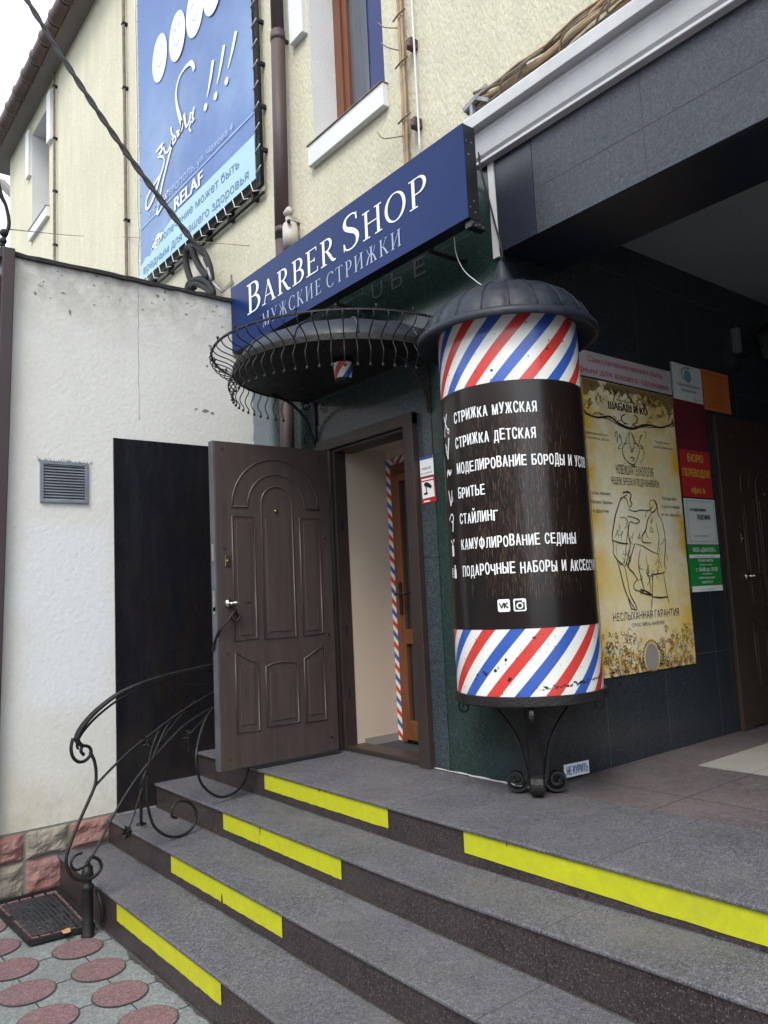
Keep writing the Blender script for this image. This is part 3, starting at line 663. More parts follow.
ld, LP = leaf(bd, (-4.29, 2.135, -.962), (0, 1, 0), (1, 0, 0), .835, 1.962, .055, 'door', 'entrance_door')
MB().box(-4.349, -4.289, 2.127, 2.134, -.960, 1.0).build('edge_strip', 'steel', ld)
m = MB(); m.box(-4.36, -4.3455, 2.132, 2.96, -.963, 1.0025); m.build('outer_skin', 'steel', ld)
m = MB()
for zc, hh in ((.02, .07), (-.02, .012), (.32, .05)): m.box(-4.330, -4.308, 2.1245, 2.1275, zc-hh, zc+hh)
m.build('lock_bolt_plate', 'chrome', ld)
m = MB(); p = LP(.10, .548)
loop = smooth([p+Vector((.004, .02, .02)), p+Vector((.03, .0, .03)), p+Vector((.028, -.05, -.03)), Vector((-4.27, 2.13, -.145)), Vector((-4.31, 2.118, -.21)), Vector((-4.34, 2.118, -.27))], 6)
m.tube(loop, .0065, 6); m.tube([q+Vector((.006, .012, .012)) for q in loop], .0065, 6)
m.tube(smooth([p+Vector((.004, .03, .03)), p+Vector((.03, .05, .01)), p+Vector((.032, .02, -.02)), p+Vector((.02, -.015, .0))], 5), .0075, 6)
m.build('tie_cord', 'cable_black', ld)
# passage door
m = MB(); dy0, dy1, dtop = 5.13, 6.33, 1.15
m.box(PX, PX+.03, dy0, dy0+.14, LZ, dtop); m.box(PX, PX+.03, dy1-.14, dy1, LZ, dtop); m.box(PX, PX+.0301, dy0+.14, dy1-.14, dtop-.10, dtop)
pf = m.build('passage_door_frame', 'door2', bd, bevel=.004)
leaf(bd, (PX+.026, dy0+.142, LZ+.012), (0, 1, 0), (1, 0, 0), .915, 2.035, .02, 'door2', 'passage_door')

# ================================================================== WHITE SIDE WALL
ww = thing('white_side_wall', 'white rough plastered wall with a black felt capping at the left of the steps', 'wall', (WX, 2, GZ))
m = MB(); r3 = random.Random(3)
edge = [(2.905+r3.uniform(-.006, .006), 2.30-.05*k) for k in range(0, 24)]
edge += [(2.90-.02*math.sin(k*.35)+r3.uniform(-.008, .008)-(.10*(k/9)**2 if k < 9 else .10), 1.10-.035*k) for k in range(9)]
edge += [(2.80, GZ)]
out = [(1.04, GZ), (1.18, 2.285)]+[(y, min(z, 2.29+.01*(y-1.19))) for y, z in edge]
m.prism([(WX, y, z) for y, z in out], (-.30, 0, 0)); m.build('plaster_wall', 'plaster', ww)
m = MB(); n = 26; top = []; 
for k in range(n+1):
    y = 1.15+(2.93-1.15)*k/n; top.append((y, 2.292+.010*(k/n)+r3.uniform(-.003, .003), r3.uniform(0, .012)))
for k in range(n):
    (ya, za, oa), (yb, zb, ob) = top[k], top[k+1]
    xa, xb = WX+.018+oa, WX+.018+ob
    m.add([(xa, ya, za-.012-oa*.5), (xa, ya, za+.010), (WX-.33, ya, za+.012), (xb, yb, zb-.012-ob*.5), (xb, yb, zb+.010), (WX-.33, yb, zb+.012), (WX-.33, ya, za-.008), (WX-.33, yb, zb-.008)],
          [(0, 1, 4, 3), (1, 2, 5, 4), (0, 3, 7, 6)])
m.build('felt_capping', 'tar', ww)
# scars, small holes and a hairline crack in the plaster
m = MB(); rb = random.Random(31)
def scar(y, z, sy, sz):
    n = rb.randint(7, 10); m.quad([(WX+.0015+rb.uniform(0, .0004), y+sy*rb.uniform(.45, 1)*math.cos(2*math.pi*k/n), z+sz*rb.uniform(.45, 1)*math.sin(2*math.pi*k/n)) for k in range(n)], rb.choice((0, 0, 1)))
for (x_, y_, sy, sz) in ((205, 411, .040, .016), (196, 409, .02, .008), (212, 413, .02, .012), (207, 366, .012, .012), (158, 296, .022, .014), (165, 292, .012, .02), (70, 312, .012, .03), (120, 300, .008, .02), (40, 285, .02, .012), (210, 346, .02, .015)):
    p = hit(x_, y_, 0, WX); scar(p.y, p.z, sy, sz)
for _ in range(30): scar(rb.uniform(1.22, 2.85), rb.uniform(-1.2, 2.25), .0035, .0035)
for _ in range(40): scar(rb.uniform(1.22, 2.85), 2.27-rb.random()**2*.22, rb.uniform(.004, .022), rb.uniform(.003, .010))
m.build('plaster_scars', ['scar', 'scar2'], ww)
m = MB(); p = hit(138, 287, 0, WX); q = hit(139, 420, 0, WX); n = 22
m.tube([(WX+.0005, p.y+(q.y-p.y)*k/n+rb.uniform(-.004, .004), p.z+(q.z-p.z)*k/n) for k in range(n+1)], .0013, 4); m.build('hairline_crack', 'scar', ww)
# rock-faced plinth
def block(y0, y1, z0, z1, mk, seed):
    rb = random.Random(seed); m = MB(); nx, nz = 14, 11; vs = []
    for i in range(nx+1):
        for j in range(nz+1):
            u, v = i/nx, j/nz; e = min(u, 1-u, v, 1-v); d = .004+min(e*5, 1)**.6*(.014+.020*(noise.noise(Vector((u*2.6+seed, v*2.6, seed*.7)))+.5)+.007*noise.noise(Vector((u*8+seed, v*8, 1))))
            vs.append((WX+d, y0+(y1-y0)*u, z0+(z1-z0)*v))
    m.add(vs, [(i*(nz+1)+j, (i+1)*(nz+1)+j, (i+1)*(nz+1)+j+1, i*(nz+1)+j+1) for i in range(nx) for j in range(nz)])
    m.build('plinth_stone', mk, ww)
MB().box(WX-.01, WX+.006, 1.10, 1.83, GZ, -1.275).build('plinth_mortar', 'mortar', ww)
zs_ = [(-1.655, -1.452), (-1.444, -1.285)]
ys_ = [(1.02, 1.275, 'stone_grey', 'stone_pink'), (1.283, 1.530, 'stone_pink', 'stone_grey'), (1.538, 1.79, 'stone_grey', 'stone_pink')]
for q, (a, b, lo, up) in enumerate(ys_):
    block(a, b, *zs_[0], lo, 3+q); block(a, b, *zs_[1], up, 11+q)
# dark sheet fixed to the wall
dp = MB(); n = 24; vs = []
for i in range(n+1):
    y = 1.835+(2.80-1.835)*i/n
    for j in range(n+1):
        z = -1.285+(1.155+1.285)*j/n
        vs.append((WX+.010+.004*noise.noise(Vector((y*3, z*1.6, 0)))+(.004 if i in (0, n) else 0), y, z))
dp.add(vs, [(i*(n+1)+j, (i+1)*(n+1)+j, (i+1)*(n+1)+j+1, i*(n+1)+j+1) for i in range(n) for j in range(n)], 0, True)
dp.box(WX+.001, WX+.012, 1.832, 1.838, -1.285, 1.155)
o = dp.build('dark_wall_panel', 'blackpanel'); tag(o, 'tall near-black sheet fixed to the white wall behind the open door', 'panel')
# vent grille
vg = thing('vent_grille', 'small grey louvred vent grille on the white plaster wall', 'vent', (WX, 1.51, .70))
gy0, gy1, gz0, gz1 = 1.365, 1.665, .700, .970
m = MB()
m.box(WX, WX+.016, gy0, gy0+.022, gz0, gz1); m.box(WX, WX+.016, gy1-.022, gy1, gz0, gz1); m.box(WX, WX+.0161, gy0+.022, gy1-.022, gz0, gz0+.018); m.box(WX, WX+.0161, gy0+.022, gy1-.022, gz1-.024, gz1)
m.build('grille_frame', 'gridmetal', vg, bevel=.002)
m = MB(); k = 13
for i in range(k):
    z = gz0+.022+(gz1-gz0-.05)*i/(k-1); m.add([(WX+.003, gy0+.02, z+.011), (WX+.003, gy1-.02, z+.011), (WX+.014, gy1-.02, z-.004), (WX+.014, gy0+.02, z-.004)], [(0, 1, 2, 3)])
m.build('louvres', 'gridmetal', vg)
MB().box(WX, WX+.002, gy0+.02, gy1-.02, gz0+.016, gz1-.02).build('grille_back', 'black', vg)
m = MB(); rb = random.Random(9)
for _ in range(46):
    y = gy0+rb.uniform(-.02, .32); z = gz1+rb.uniform(-.005, .012); dy = rb.uniform(-.02, .02)
    m.tube([(WX+.012, y, z-.012), (WX+.016, y+dy*.6, z+rb.uniform(0, .012)), (WX+.010, y+dy, z-.004+rb.uniform(0, .01))], .0010, 4)
m.build('cobweb_fringe', 'cable_black', vg)

# left gate post and slatted panel
gp = thing('gate_post_and_slats', 'dark brown metal post with ribbed brown shutter slats at the left edge', 'gate', (WX+.03, 1.1, GZ))
MB().prism([(WX-.12, 1.03, GZ), (WX-.12, 1.105, GZ), (WX-.12, 1.205, 2.31), (WX-.12, 1.13, 2.31)], (.18, 0, 0)).build('post', 'post', gp, bevel=.006)
m = MB()
for i in range(56):
    z = GZ+.05+i*.068; m.tube([(WX-.03, 1.04+.025*(z-GZ), z), (WX-.03, .2, z)], .033, 8)
m.build('slats', 'slats', gp)
MB().box(WX-.10, WX+.055, .1, 1.129, 2.24, 2.30).build('top_rail', 'post', gp)

# ================================================================== COLUMN ON THE CORNER
CC = Vector((-2.69, 3.03, 0)); CRAD = .36
view = Vector((.664, -.748, 0)); side = Vector((.748, .664, 0))
def cyl(phi, z, r=CRAD): return CC+(view*math.cos(phi)+side*math.sin(phi))*r+Vector((0, 0, z))
ac = thing('advertising_column', 'round barber shop advertising column with red white and blue stripes on the building corner', 'advertising column', (CC.x, CC.y, LZ))
A0, A1 = R(-142), R(132)
def bandmesh(z0, z1, ph0, name):
    m = MB(); nc = 8*4*4; nz = 14; tw = R(49)/.335
    cols = int((A1-A0)/(2*math.pi/nc))+2
    step = 2*math.pi/nc
    # cells follow the helix; clipped to the visible part of the drum by whole columns
    for k in range(nc):
        for j in range(nz):
            za, zb = z0+(z1-z0)*j/nz, z0+(z1-z0)*(j+1)/nz
            p0, p1 = ph0+k*step, ph0+(k+1)*step
            a, b = p0+tw*(za-z0), p0+tw*(zb-z0)
            q = [cyl(a, za), cyl(a+step, za), cyl(b+step, zb), cyl(b, zb)]
            m.add(q, [(0, 1, 2, 3)], (0, 1, 0, 2)[(k//4) % 4], False)
    o = m.build(name, ['white', 'red', 'blue'], ac)
    bm = bmesh.new(); bm.from_mesh(o.data); bmesh.ops.remove_doubles(bm, verts=bm.verts, dist=.0004); bmesh.ops.recalc_face_normals(bm, faces=bm.faces)
    for f in bm.faces: f.smooth = True
    bm.to_mesh(o.data); bm.free(); return o
ZB0, ZB1, ZT0, ZT1 = -.480, -.172, 1.000, 1.345
bandmesh(ZB0, ZB1, R(-8-5.6-22.5*3-9), 'lower_striped_band')
bandmesh(ZT0, ZT1, R(-8-5.6-22.5*3+6+26), 'upper_striped_band')
MB().lathe(CC, [(CRAD+.0008, ZB1), (CRAD+.0008, ZT0)], 120).build('services_panel', 'label', ac)
# streaky wood print behind the lettering: many thin vertical grain strips with ragged ends
m = MB(); rb = random.Random(21)
for _ in range(2600):
    ph = R(rb.gauss(-4, 26)); z = rb.uniform(-.02, .86); L = rb.uniform(.010, .07); w = rb.uniform(.0006, .0022)/CRAD
    if abs(ph) > R(75) or rb.random() < max(0, (abs(z-.38)-.25))*1.5: continue
    n = 4; vs = []
    for k in range(n+1):
        t = k/n; zz = z+L*(t-.5); jit = rb.uniform(-.3, .3)*w; ww = w*(1-abs(2*t-1)**2*.8)
        vs += [cyl(ph+jit-ww/2, zz, CRAD+.0016), cyl(ph+jit+ww/2, zz, CRAD+.0016)]
    m.add(vs, [(2*k, 2*k+1, 2*k+3, 2*k+2) for k in range(n)], rb.choice((0, 0, 1)))
M['grain1'] = mat('warm_wood_grain_print', (.050, .027, .016), .3, coat=.2); M['grain2'] = mat('pale_wood_grain_print', (.125, .082, .055), .3, coat=.2)
m.build('wood_grain', ['grain1', 'grain2'], ac)
# lettering wrapped round the drum
tf = lambda x, y: cyl(x/CRAD, y, CRAD+.0030)
m = MB(); X0 = R(-51.5)*CRAD; cw = .0304; ch_ = .052
for body, z in (('СТРИЖКА МУЖСКАЯ', .867), ('СТРИЖКА ДЕТСКАЯ', .741), ('МОДЕЛИРОВАНИЕ БОРОДЫ И УСОВ', .612), ('БРИТЬЕ', .490), ('СТАЙЛИНГ', .363), ('КАМУФЛИРОВАНИЕ СЕДИНЫ', .238), ('ПОДАРОЧНЫЕ НАБОРЫ И АКСЕССУАРЫ', .110)):
    x = X0+.004; rb = random.Random(len(body))
    for c_ in body:
        if c_ == ' ': x += cw*.62; continue
        wd = cw*{'Ж': 1.25, 'Ы': 1.15, 'М': 1.1, 'Ю': 1.3, 'Ф': 1.2}.get(c_, .95)
        hh = ch_*(1+rb.uniform(-.05, .06)); dz = rb.uniform(-.0025, .0025)
        put_text(m, c_, tf, x, z-ch_/2+dz, wd*.84, hh, 0, bold=.040); x += wd
# icons
def ic(pts, w=.006, k=5): strokes(m, tf, [(XI+a, ZI+b) for a, b in pts], w, 0, k)
XI = R(-66)*CRAD
ZI = .862; ic([(-.02, -.045), (.0, .0), (.022, .045)], .009); ic([(.028, -.04), (.0, .0), (-.02, .04)], .009); ic([(.02, -.045), (.034, -.058), (.040, -.04), (.026, -.032)], .006); ic([(-.028, -.05), (-.02, -.065), (-.01, -.05)], .006)
ZI = .732; ic([(.008, -.055), (.02, 0), (.034, .05)], .013); ic([(-.02, .03), (.0, -.02)], .010); ic([(-.018, .005), (.004, .01)], .006); ic([(-.015, -.01), (.008, -.05)], .008)
ZI = .600; ic([(-.02, -.012), (-.008, .012), (.006, .014), (.018, .0), (.032, .006), (.040, .022)], (.006, .018, .022, .016, .014, .003))
ZI = .485; ic([(-.012, .035), (.002, -.01), (.014, -.045)], .012); ic([(.014, -.045), (.028, -.005), (.034, .03)], .007); ic([(.022, -.03), (.038, -.022), (.036, -.002)], .005)
ZI = .365; ic([(-.012, .012), (.004, .03), (.024, .03), (.034, .012), (.024, -.006), (.006, -.004)], .008); ic([(-.018, .02), (-.018, .002)], .010); ic([(.026, -.002), (.024, -.028), (.018, -.055)], .010)
ZI = .238; ic([(.006, -.05), (.006, .005)], .024, 1); ic([(.006, .008), (.006, .020)], .010); ic([(-.016, .026), (-.002, .026)], .012); ic([(.016, .022), (.028, .034)], .005); ic([(.016, .034), (.028, .022)], .005)
ZI = .108; ic([(-.022, -.026), (-.022, .022)], .008, 1); ic([(-.012, .02), (.0, .02)], .004); ic([(-.012, .006), (.0, .006)], .004); ic([(-.012, -.008), (.0, -.008)], .004); ic([(-.012, -.022), (.0, -.022)], .004); ic([(.020, -.030), (.020, .016)], .026, 1); ic([(.020, .018), (.020, .036)], .012)
m.build('services_lettering', 'letters', ac)
# two rounded social icons
def rrect(cx, cz, h, rad, fn, n=5):
    out = []
    for (sx, sy, a) in ((1, 1, 0), (-1, 1, 90), (-1, -1, 180), (1, -1, 270)):
        for k in range(n+1): t = R(a+90*k/n); out.append(fn(cx+sx*(h-rad)+rad*math.cos(t), cz+sy*(h-rad)+rad*math.sin(t)))
    return out
m = MB(); zi = -.062; xa, xb = R(-14.8)*CRAD, R(-3.0)*CRAD; t4 = lambda x, y: cyl(x/CRAD, y, CRAD+.0036)
m.quad(rrect(xa, zi, .029, .008, tf), 0); m.quad(rrect(xb, zi, .029, .008, tf), 0)
for (a, b) in (((-.022, .012), (-.010, -.012)), ((-.010, -.012), (-.001, .012)), ((.003, .013), (.003, -.013)), ((.003, 0), (.019, .013)), ((.006, 0), (.021, -.013))): strokes(m, t4, [(xa+a[0], zi+a[1]), (xa+b[0], zi+b[1])], .0065, 1, 1)
m.quad(rrect(xb, zi-.001, .022, .005, t4), 1); m.quad([cyl((xb+.0155*math.cos(k*.4))/CRAD, zi-.003+.0155*math.sin(k*.4), CRAD+.0042) for k in range(16)], 0)
m.quad([cyl((xb+.0095*math.cos(k*.4))/CRAD, zi-.003+.0095*math.sin(k*.4), CRAD+.0048) for k in range(16)], 1); m.quad(rrect(xb+.016, zi+.016, .0045, .001, lambda x, y: cyl(x/CRAD, y, CRAD+.0042)), 0)
m.build('social_icons', ['letters', 'black'], ac)
# chipped paint on the stripes
m = MB(); rb = random.Random(5)
def chip(ph, z, s, el=1.):
    n = rb.randint(5, 8); a0 = rb.uniform(0, 6); pts = []; el = el*rb.uniform(.5, 1.3)
    for k in range(n):
        a = a0+2*math.pi*k/n; q = s*rb.uniform(.2, 1.25); pts.append(cyl(ph+q*math.cos(a)*el/CRAD, z+q*math.sin(a), CRAD+.0012))
    m.quad(pts)
for _ in range(60): chip(R(rb.uniform(-70, 75)), rb.uniform(ZB0+.01, ZB1-.01), rb.choice((.002, .003, .004)))
for _ in range(42): chip(R(rb.uniform(-65, 70)), rb.uniform(ZT0+.02, ZT1-.08), rb.choice((.002, .003, .005)))
for (x_, y_, s) in ((510, 658, .008), (489, 671, .010), (481, 673, .007), (512, 677, .010), (499, 668, .006), (502, 665, .005), (509, 662, .005), (537, 637, .006), (480, 677, .006), (595, 641, .006), (505, 690, .004), (519, 691, .004)):
    chip(math.asin(max(-.98, min(.98, (x_-530)/73.5))), -.172-(y_-628)/212., s*1.3)
for k in range(46): t = k/45; chip(R(2+72*t), ZB0+.030+.035*t+rb.uniform(-.006, .008), rb.uniform(.003, .008)*(1 if .1 < t < .9 else .5), 1.7)
for (x_, y_, s) in ((492, 369, .010), (491, 378, .006), (545, 350, .008), (547, 341, .005), (452, 378, .006), (457, 365, .005), (527, 324, .005), (503, 357, .003), (560, 340, .005)):
    chip(math.asin((x_-508)/70.), 1.0-(y_-381)/205., s*1.15)
m.build('chipped_paint', 'black', ac)
# cap with brim, fluted dome and finial; foot ring
cap = MB().lathe(CC, [(CRAD-.02, 1.340), (.440, 1.294), (.464, 1.285), (.470, 1.289), (.470, 1.318), (.462, 1.328), (.445, 1.338), (.43, 1.342)], 72).build('cap_brim', 'capmetal', ac)
prof = [(.435, 1.340), (.428, 1.372), (.400, 1.425), (.345, 1.482), (.270, 1.528), (.180, 1.562), (.09, 1.578)]
MB().lathe(CC, prof, 128, flute=.028, nf=20).build('cap_dome', 'capmetal', ac)
MB().lathe(CC, [(.10, 1.562), (.095, 1.585), (.075, 1.60), (.055, 1.64), (.030, 1.70), (.008, 1.745), (.001, 1.750)], 24).build('finial', 'capmetal', ac)
m = MB()
for k in range(20):
    a = 2*math.pi*(k+.5)/20; m.tube([CC+Vector((math.cos(a)*r, math.sin(a)*r, z+.003)) for r, z in prof], .0022, 6)
m.build('cap_seam', 'capmetal', ac)
MB().lathe(CC, [(.001, -.482), (CRAD-.004, -.482), (CRAD-.002, -.479), (CRAD+.012, -.480), (CRAD+.014, -.522), (CRAD+.004, -.530), (.001, -.530)], 96, smooth=False).build('foot_ring', 'blackmetal', ac)
m = MB()
def spiral(c, ax, az, r0, turns, a0, n=26, r1=.15, sg=1):
    return [c+ax*(r0*(1-(1-r1)*k/n)*math.cos(a0+sg*turns*2*math.pi*k/n))+az*(r0*(1-(1-r1)*k/n)*math.sin(a0+sg*turns*2*math.pi*k/n)) for k in range(n+1)]
Z = Vector((0, 0, 1)); foot = Vector((-2.688, 3.036, 0))
for d in (-side, side, view):
    wd = d.cross(Z); top_r = .25 if d != view else .27
    cv = smooth([foot+d*top_r+Z*-.534, foot+d*(top_r-.07)+Z*-.585, foot+d*.095+Z*-.71, foot+d*.058+Z*-.84, foot+d*.045+Z*-.93], 7)
    sp = spiral(foot+d*.098+Z*-.925, d, Z, .058, 1.6, math.pi, 34, .14, 1)
    m.flatbar(cv, wd, .060, .020); m.flatbar(sp, wd, .060, .011)
    sp = spiral(CC+d*(CRAD-.030)+Z*-.568, d, Z, .034, 1.35, math.pi*.5, 24, .2, -1)
    m.flatbar(sp, wd, .022, .009)
m.obox(foot+Z*-.755+view*.0, side*.034, view*.030, Z*.225); m.obox(foot+Z*-.755+view*.032, side*.010, view*.006, Z*.21); m.obox(foot+Z*-.575+view*.024, side*.042, view*.032, Z*.040); m.obox(foot+Z*-.955, side*.040, view*.038, Z*.035)
m.obox(CC+Z*-.540, side*.20, view*.05, Z*.012); m.obox(CC+Z*-.5402, side*.05, view*.20, Z*.012)
m.build('scrolled_bracket', 'blackmetal', ac, bevel=.002)

# ================================================================== BARBER SHOP SIGN
SY, SX0, SX1, SZ0, SZ1 = 2.74, -5.160, -2.630, 1.885, 2.392
sg = thing('shop_sign', 'long navy blue box sign reading BARBER SHOP above the entrance', 'sign', (-3.9, 2.8, SZ0))
MB().box(SX0, SX1, SY, SY+.004, SZ0, SZ1).build('sign_face', 'sign', sg)
MB().box(SX0+.002, SX1-.002, SY+.0042, SY+.085, SZ0+.002, SZ1-.002).build('sign_box', 'signside', sg)
f = plane_fn((0, SY-.002, 0), (1, 0, 0), (0, 0, 1))
m = MB(); zb = 2.100
e = serif_text(m, f, [('B', .225)]+[(c, .168) for c in 'ARBER'], -4.915, zb, .012, .125, .040, wscale=1.12)
e2 = serif_text(m, f, [('S', .225)]+[(c, .168) for c in 'HOP'], e+.035, zb, .014, .125, .040, wscale=1.15)
scale = (-2.90+4.915)/(e2+4.915)
for v in m.v: v.x = -4.915+(v.x+4.915)*scale
m.build('sign_name', 'letters', sg)
m = MB(); e = serif_text(m, f, [(c, .098) for c in 'МУЖСКИЕ СТРИЖКИ'], -4.70, 1.945, .018, .11, .036)
scale = (-3.13+4.70)/(e+4.70)
for v in m.v: v.x = -4.70+(v.x+4.70)*scale
m.build('sign_subtitle', 'letters2', sg)
m = MB()
for xb_ in (-4.9, -3.9, -3.0):
    m = MB(); m.box(xb_-.02, xb_+.02, SY+.08, FY, SZ0-.02, SZ0-.016); m.box(xb_-.02, xb_+.02, SY+.0801, SY+.084, SZ0-.016, SZ0+.08); m.build('sign_bracket', 'signside', sg)
    MB().box(xb_-.02, xb_+.02, SY+.086, FY, SZ1-.05, SZ1-.046).build('sign_bracket', 'signside', sg)
m = MB(); m.box(SX1-.045, SX1-.0, SY+.02, SY+.125, SZ0-.040, SZ0-.002)
m.build('sign_bracket', 'signside', sg)
m = MB()
for (dy, dz) in ((.02, -.03), (.055, -.03), (.03, -.10), (.055, .04), (.02, .06), (.05, .10)):
    m.obox((SX1-.0005, SY+dy, (SZ1-.06 if dz < 0 else SZ0)+dz), (.001, 0, 0), (0, .004, 0), (0, 0, .004))
for k in range(4): m.obox((SX1+.0005, SY+.03+.024*k, SZ0-.02-.008*(k % 2)), (.001, 0, 0), (0, .005, 0), (0, 0, .005))
m.build('rivets', 'chrome', sg)
# thin white lead hanging from the sign
m = MB(); m.tube(smooth([(-2.83, 2.83, 1.885), (-2.85, 2.86, 1.80), (-2.81, 2.87, 1.70), (-2.74, 2.88, 1.62), (-2.70, 2.89, 1.58)], 6), .0024, 5)
tag(m.build('sign_lead', 'cable_white', None, base=(-2.8, 2.83, 1.88)), 'thin white wire hanging from the right end of the navy sign', 'cable')
# faded letters of an older sign on the granite
m = MB(); f = plane_fn((0, FY-.004, 0), (1, 0, 0), (0, 0, 1))
for c_, x in (('К', -4.10), ('U', -3.86), ('Ь', -3.66), ('Е', -3.44)):
    if c_ != 'К': put_text(m, c_, f, x, 1.93, .11, .11, 0, bold=-.004)
o = m.build('faded_lettering', 'ghost', bd)

# ================================================================== ENTRANCE CANOPY
cn = thing('entrance_canopy', 'half round wrought iron canopy with drooping rail balusters over the entrance', 'canopy', (-3.96, 2.9, 1.40))
K = Vector((-3.945, 2.90, 0))
def cp(a, r, z): return K+Vector((-r*math.cos(a), -r*math.sin(a), z))
a_s = [math.pi*k/40 for k in range(41)]
m = MB(); ring = [Vector((K.x-.840, FY, 1.545))]+[cp(a, .840, 1.545) for a in a_s]+[Vector((K.x+.840, FY, 1.545))]
m.flatbar(ring, (0, 0, 1), .009, .014); m.build('top_rail', 'blackmetal', cn)
# dome
n1, n2 = 48, 12; vs = []
for i in range(n1+1):
    a = math.pi*i/n1
    for j in range(n2+1):
        t = j/n2*math.pi/2; r = .70*math.cos(t); z = 1.455+.235*math.sin(t)
        fl = 1-.02*(1-abs(math.cos(a*6))**.4); vs.append(cp(a, r*fl, z))
m = MB(); m.add(vs, [(i*(n2+1)+j, (i+1)*(n2+1)+j, (i+1)*(n2+1)+j+1, i*(n2+1)+j+1) for i in range(n1) for j in range(n2)], 0, True)
for s_ in (-1, 1):       # straight return to the wall
    vs = []
    for j in range(n2+1):
        t = j/n2*math.pi/2; r = .70*math.cos(t); z = 1.455+.235*math.sin(t); vs += [(K.x+s_*r, K.y, z), (K.x+s_*r, FY, z)]
    m.add(vs, [(2*j, 2*j+1, 2*j+3, 2*j+2) for j in range(n2)], 0, True)
m.build('dome', 'capmetal', cn)
m = MB(); und = [(K.x-.70, FY, 1.430)]+[cp(a, .70, 1.430) for a in a_s]+[(K.x+.70, FY, 1.430)]; m.prism(und, (0, 0, .006)); m.build('soffit', 'blackmetal', cn)
m = MB(); m.flatbar([Vector((K.x-.708, FY, 1.443))]+[cp(a, .708, 1.443) for a in a_s]+[Vector((K.x+.708, FY, 1.443))], (0, 0, 1), .036, .012); m.build('dome_lip', 'blackmetal', cn)
m = MB()
for k in range(7):
    a = math.pi*k/6; m.tube([cp(a, .702*math.cos(t), 1.458+.237*math.sin(t)) for t in [math.pi/2*q/10 for q in range(11)]], .008, 6)
m.build('dome_seam', 'capmetal', cn)
m = MB(); m.add([cp(0, .06, 1.67), cp(math.pi/2, .07, 1.67), cp(math.pi, .06, 1.67), cp(-math.pi/2, .06, 1.67), K+Vector((0, -.02, 1.80))], [(0, 1, 4), (1, 2, 4), (2, 3, 4), (3, 0, 4)]); m.build('finial', 'capmetal', cn)
# balusters: one S-curved rod with a ball foot, copied round the rim
def bal_curve(a, R_):
    pr = [(.840, 1.545), (.852, 1.520), (.825, 1.490), (.760, 1.468), (.720, 1.445), (.714, 1.410), (.734, 1.380), (.744, 1.350), (.732, 1.318), (.716, 1.295), (.721, 1.276)]
    return smooth([cp(a, r, z) for r, z in pr], 3)
angs = [math.pi*(k+.5)/32 for k in range(32)]
pts = bal_curve(0, 0); bm0 = MB(); bm0.tube(pts, .0038, 5); bm0.sphere(pts[-1], .0095, 8); b0 = bm0.build('baluster', 'blackmetal', cn)
bas = b0.data
# re-origin the shared mesh on the canopy axis so that copies only turn
for v in bas.vertices: v.co = v.co-(K-Vector(cn['_base'])-Vector((0, 0, 0)))
for i, a in enumerate(angs):
    o = b0 if i == 0 else b0.copy()
    if i: col.objects.link(o); o.parent = cn
    o.location = K-Vector(cn['_base']); o.rotation_euler = (0, 0, a)
kb = MB(); pk = cp(0, .840, 1.552); kb.tube([pk, pk+Vector((0, 0, .012))], .004, 5); kb.sphere(pk+Vector((0, 0, .018)), .009, 8); k0 = kb.build('rail_knob', 'blackmetal', cn)
for v in k0.data.vertices: v.co = v.co-(K-Vector(cn['_base']))
for i in range(12):
    o = k0 if i == 0 else k0.copy()
    if i: col.objects.link(o); o.parent = cn
    o.location = K-Vector(cn['_base']); o.rotation_euler = (0, 0, math.pi*(i+.4)/12)
for xb_ in (-4.58, -3.36):
    m = MB(); m.tube(smooth([(xb_, 2.72, 1.425), (xb_, 2.86, 1.39), (xb_, 2.98, 1.30), (xb_, 3.04, 1.18), (xb_, 3.06, 1.10)], 6), .010, 6)
    m.flatbar([(xb_, 3.068, 1.42), (xb_, 3.068, 1.08)], (1, 0, 0), .03, .008); m.tube(spiral(Vector((xb_, 3.00, 1.37)), Vector((0, 1, 0)), Z, .035, 1.3, 0), .006, 5); m.build('wall_bracket', 'blackmetal', cn)
# small striped barber lamp under the canopy
bp = thing('small_barber_pole', 'short red white and blue barber pole under the canopy', 'barber pole', (-3.70, 2.70, 1.26))
m = MB(); c0 = Vector((-3.70, 2.70, 0)); nn = 16
for k in range(nn):
    for j in range(6):
        za, zb_ = 1.31+.095*j/6, 1.31+.095*(j+1)/6; a, b = 2*math.pi*(k+j*.55)/nn, 2*math.pi*(k+(j+1)*.55)/nn; s_ = 2*math.pi/nn
        r_ = lambda z: .050+.010*(z-1.31)/.095
        m.quad([c0+Vector((r_(za)*math.cos(a), r_(za)*math.sin(a), za)), c0+Vector((r_(za)*math.cos(a+s_), r_(za)*math.sin(a+s_), za)), c0+Vector((r_(zb_)*math.cos(b+s_), r_(zb_)*math.sin(b+s_), zb_)), c0+Vector((r_(zb_)*math.cos(b), r_(zb_)*math.sin(b), zb_))], (0, 1, 0, 2)[(k//2) % 4])
m.build('striped_body', ['white', 'red', 'blue'], bp)
m = MB(); m.lathe(c0, [(.001, 1.290), (.03, 1.293), (.052, 1.302), (.052, 1.312)], 20); m.lathe(c0, [(.064, 1.404), (.064, 1.428), (.001, 1.429)], 20); m.build('lamp_mount', 'blackmetal', bp)

